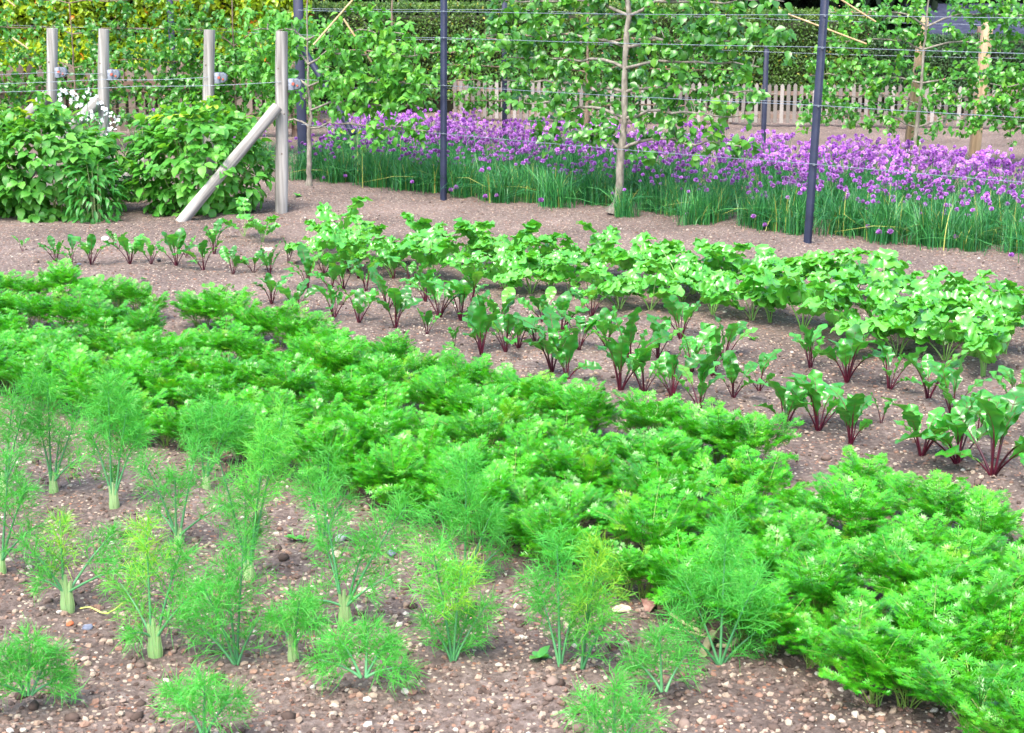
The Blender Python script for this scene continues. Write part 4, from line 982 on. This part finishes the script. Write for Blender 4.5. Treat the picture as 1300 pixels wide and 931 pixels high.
def build_fence(pa, pb, z0, z1, w, gap, label, mat, postevery=1.9, board=None):
    root, _, u, L, Mx, nrm = picket_fence(pa, pb, z0, z1, w, gap, label)
    r = np.random.default_rng(3); mb = MB(); n = int(L / (w + gap))
    for i in range(n):
        c = u * (i + .5) * (w + gap); zz = z1 - z0 + r.normal() * .006; x = w / 2; t = .009
        lv = [(-x, 0), (x, 0), (x, zz - w * .6), (0, zz), (-x, zz - w * .6)]
        V = np.array([[a, s * t, b_] for s in (-1, 1) for a, b_ in lv]) @ Mx.T + c + [0, 0, z0] + nrm * .031
        vl = r.uniform()
        mb.add(V, [[0, 1, 2, 3, 4], [9, 8, 7, 6, 5]], 0, vl); mb.add(V, [[0, 5, 6, 1], [1, 6, 7, 2], [2, 7, 8, 3], [3, 8, 9, 4], [4, 9, 5, 0]], 0, vl)
    mb.build('picket_panel', [M[mat]], root, smooth=False)
    for z in (z0 + .08, z1 - .12):
        mb = MB(); box(mb, u * L / 2 + [0, 0, z], (L, .04, .05), Mx); mb.build('rail', [M['picketpost']], root, smooth=False)
    k = 0; s = .1
    while s < L:
        mb = MB(); box(mb, u * s + [0, 0, (z1 + .02) / 2 - .02] + nrm * -.075, (.11, .11, z1 + .02), Mx, bev=.008); mb.build('fence_post', [M['picketpost']], root, smooth=False); s += postevery
    if board:
        mb = MB(); box(mb, u * L * .5 + nrm * .06 + [0, 0, board], (L * .98, .03, .12), Mx); mb.build('gravel_board', [M['railwood']], root, smooth=False)
_pf = picket_fence
def picket_fence(pa, pb, z0, z1, w, gap, label):
    pa, pb = np.array(pa), np.array(pb); d = pb - pa; L = np.linalg.norm(d); u = d / L; ang = math.atan2(u[1], u[0]); Mx = np.array(Matrix.Rotation(ang, 3, 'Z')); nrm = np.array([u[1], -u[0], 0])
    if nrm[1] > 0: nrm = -nrm
    root = empty('picket_fence', tuple(pa)); tag(root, label, 'picket fence'); return root, None, u, L, Mx, nrm
g1 = P(575, 140, 21.0); g2 = P(1345, 160, 19.4); g1[2] = g2[2] = 0
build_fence(g1, g2, .04, .53, .045, .035, 'long pale picket fence behind the pear trees and in front of the dark hedge', 'picket', 1.75)
g1 = P(-80, 140, 17.9); g2 = P(418, 140, 18.6); g1[2] = g2[2] = 0
build_fence(g1, g2, .10, .86, .075, .035, 'brown picket fence with a dark board behind the wooden posts', 'oldpicket', 1.3, .60)
# ------------------------------------------------------------------ hedges
HT1 = [leaf_tpl([.03, .2, .22, .14, .01], 1, .2, d, 0, 1, 0, i) for i, d in enumerate((.2, .5))]
def hedge(pa, pb, depth, h, n, size, mat, label, seed, tpls, bump=.12, base=0.0):
    pa, pb = np.array(pa, float), np.array(pb, float); d = pb - pa; L = np.linalg.norm(d); u = d / L; nrm = np.array([u[1], -u[0], 0]); nrm = nrm if nrm[1] < 0 else -nrm
    r = np.random.default_rng(seed); root = empty('hedge', tuple(pa)); tag(root, label, 'hedge')
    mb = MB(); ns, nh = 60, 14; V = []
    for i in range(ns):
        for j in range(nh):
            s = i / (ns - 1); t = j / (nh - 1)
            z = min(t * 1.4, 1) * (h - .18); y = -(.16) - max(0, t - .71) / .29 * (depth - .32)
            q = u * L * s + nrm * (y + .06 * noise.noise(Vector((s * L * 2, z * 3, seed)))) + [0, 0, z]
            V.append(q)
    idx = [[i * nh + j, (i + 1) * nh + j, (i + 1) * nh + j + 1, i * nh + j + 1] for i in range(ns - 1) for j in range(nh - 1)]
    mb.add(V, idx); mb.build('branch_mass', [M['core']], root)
    m = int(n * .82); s = r.uniform(0, L, m); z = r.uniform(base, h, m)
    bp = np.array([bump * noise.noise(Vector((a * 1.6, b_ * 2.2, seed))) + bump * .6 * noise.noise(Vector((a * 5, b_ * 5, seed))) for a, b_ in zip(s, z)])
    dep = -np.abs(r.normal(size=m)) * .07 + bp
    PP = u * s[:, None] + nrm * dep[:, None] + np.array([0, 0, 1.]) * z[:, None]
    m2 = n - m; s2 = r.uniform(0, L, m2); y2 = -r.uniform(0, depth, m2)
    bz = np.array([bump * .8 * noise.noise(Vector((a * 2.5, b_ * 2.5, seed + 5))) for a, b_ in zip(s2, y2)])
    P2 = u * s2[:, None] + nrm * y2[:, None] + np.array([0, 0, 1.]) * (h + bz - np.abs(r.normal(size=m2)) * .05)[:, None]
    PP = np.concatenate([PP, P2]); D = unit(rdir(n, r) + nrm * .5 + [0, 0, .35]); Nn = unit(np.tile(nrm, (n, 1)) * .6 + [0, 0, .6] + rdir(n, r) * .8)
    val = np.clip(.45 + .3 * np.array([noise.noise(Vector(tuple(p * 1.7)) + Vector((seed, 0, 0))) for p in PP]) * 1.5 + r.normal(size=n) * .18, 0, .92); val[r.uniform(size=n) < .02] = 1
    fo = MB()
    for k, t in enumerate(tpls):
        q = slice(k, None, len(tpls)); scatter(fo, t, PP[q], D[q], Nn[q], size * r.uniform(.7, 1.25, len(PP[q])), 0, val[q])
    fo.build('foliage', [M[mat]], root)
def Q(px, Y): p = P(px, 100, Y); return (p[0], Y, 0)
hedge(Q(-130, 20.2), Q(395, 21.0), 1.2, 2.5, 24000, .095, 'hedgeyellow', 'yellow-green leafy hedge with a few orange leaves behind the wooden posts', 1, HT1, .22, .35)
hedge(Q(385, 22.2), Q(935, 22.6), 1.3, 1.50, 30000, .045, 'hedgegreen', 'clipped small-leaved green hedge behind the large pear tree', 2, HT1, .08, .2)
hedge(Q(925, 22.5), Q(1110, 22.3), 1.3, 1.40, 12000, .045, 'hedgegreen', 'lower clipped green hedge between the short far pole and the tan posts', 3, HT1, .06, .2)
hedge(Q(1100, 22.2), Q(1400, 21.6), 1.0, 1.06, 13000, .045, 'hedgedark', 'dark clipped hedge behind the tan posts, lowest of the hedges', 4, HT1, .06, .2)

# ------------------------------------------------------------------ unidentified dark shape built as a low shed, and evergreens beyond
def shed():
    c = Q(1258, 24.6); root = empty('low_dark_shape', c); tag(root, 'unidentified dark shape built as a low shed with a sloping blue-black roof behind the dark hedge', 'shed')
    mb = MB(); box(mb, (0, .4, .48), (1.9, 1.2, .96)); mb.build('wall', [M['shedwood']], root, smooth=False)
    mb = MB(); V = np.array([[-1.1, -.45, 1.0], [1.1, -.45, .98], [1.1, 1.2, 1.42], [-1.1, 1.2, 1.42]]); V2 = V + [0, 0, .05]
    mb.add(np.concatenate([V, V2]), [[3, 2, 1, 0], [4, 5, 6, 7], [0, 1, 5, 4], [1, 2, 6, 5], [2, 3, 7, 6], [3, 0, 4, 7]]); mb.build('roof', [M['shed']], root, smooth=False)
    mb = MB(); box(mb, (-.35, -.52, .6), (.12, .08, 1.1), bev=.01); mb.build('corner_post', [M['picketpost']], root, smooth=False)
shed()
def evergreen(px, Y, h, w, label, seed):
    r = np.random.default_rng(seed); root = empty('evergreen_tree', Q(px, Y)); tag(root, label, 'evergreen tree', 'dark evergreen trees beyond the hedges')
    mb = MB(); zs = np.linspace(-.1, h * .8, 9); tube(mb, np.stack([.05 * np.sin(zs), .04 * np.cos(zs), zs], -1), np.linspace(.24, .06, 9), 10); mb.build('trunk', [M['darkbark']], root)
    for i in range(7):
        z = h * (.25 + .08 * i); a = i * 2.4; mb = MB(); tube(mb, [(0, 0, z), (math.cos(a) * w * .4, math.sin(a) * w * .4, z + .3), (math.cos(a) * w * .75, math.sin(a) * w * .75, z + .35)], [.07, .045, .02], 6); mb.build('limb', [M['darkbark']], root)
    n = 9000; cl = 120; cp = rdir(cl, r); q = r.uniform(.35, 1, cl)[:, None] ** .5
    cp = cp * q * [w, w, h * .5] + [0, 0, h * .5]; cp[:, 2] = np.maximum(cp[:, 2], .2)
    k = r.integers(0, cl, n); PP = cp[k] + r.normal(size=(n, 3)) * [.32, .32, .2]; PP[:, 2] = np.maximum(PP[:, 2], .1)
    fo = MB(); scatter(fo, HT1[1], PP, unit(rdir(n, r) + [0, 0, -.3]), rdir(n, r) + [0, 0, .5], r.uniform(.2, .36, n), 0, r.uniform(0, 1, n)); fo.build('crown', [M['shaded_yew']], root)
for i, (px, Y, h, w, lb) in enumerate([(430, 26.5, 5.5, 1.9, 'dark evergreen tree behind the middle hedge, leftmost of them'), (650, 27, 6, 2.0, 'dark evergreen tree behind the middle hedge, behind the far black pole'), (850, 26.5, 6, 2.0, 'dark evergreen tree behind the middle hedge, behind the right half of the pear tree'),
                                       (1060, 27, 6.5, 2.1, 'dark evergreen tree behind the near right black pole'), (1240, 28.5, 6.5, 2.2, 'dark evergreen tree rising behind the unidentified low dark shape'), (1420, 28, 6.5, 2.2, 'dark evergreen tree past the right edge of the hedge'), (150, 26, 6, 2.2, 'dark evergreen tree behind the yellow-green hedge')]):
    if px in (150,): continue
    evergreen(px, Y, h, w, lb, 200 + i)
hedge(Q(380, 31), Q(1500, 31), 2.0, 4.2, 16000, .28, 'shaded_yew', 'tall black-green hedge far behind everything, closing the view', 6, HT1, .4, .2)

# ------------------------------------------------------------------ light, sky, camera
w = bpy.data.worlds.new('World'); sc.world = w; w.use_nodes = True
nt = w.node_tree; bg = nt.nodes['Background']; sky = nt.nodes.new('ShaderNodeTexSky'); sky.sky_type = 'NISHITA'; sky.sun_disc = False
EL, AZ = rad(58), rad(205)
sky.sun_elevation = EL; sky.sun_rotation = AZ; sky.dust_density = 3.0; sky.air_density = 1.0; sky.ozone_density = 1.0
nt.links.new(sky.outputs[0], bg.inputs[0]); bg.inputs[1].default_value = .15
sd = bpy.data.lights.new('Sun', 'SUN'); sd.energy = 1.4; sd.angle = rad(28); sd.color = (1, .95, .88)
so = bpy.data.objects.new('Sun', sd); COL.objects.link(so)
v = Vector((math.sin(AZ) * math.cos(EL), math.cos(AZ) * math.cos(EL), math.sin(EL)))
so.rotation_euler = v.to_track_quat('Z', 'Y').to_euler(); so.location = v * 30
cd = bpy.data.cameras.new('Camera'); cam = bpy.data.objects.new('Camera', cd); COL.objects.link(cam)
cam.location = (0, 0, EYE); cam.rotation_euler = (rad(90) - PITCH, 0, 0)
cd.sensor_width = 36; cd.lens = F / W * 36; cd.clip_start = .05; cd.clip_end = 900
cd.dof.use_dof = True; cd.dof.focus_distance = 6.2; cd.dof.aperture_fstop = 14
sc.camera = cam
vs = sc.view_settings; vs.view_transform = 'Standard'; vs.look = 'None'; vs.gamma = 1; vs.exposure = 2.15
sc.cycles.max_bounces = 6; sc.cycles.diffuse_bounces = 3; sc.cycles.transmission_bounces = 3; sc.cycles.glossy_bounces = 2
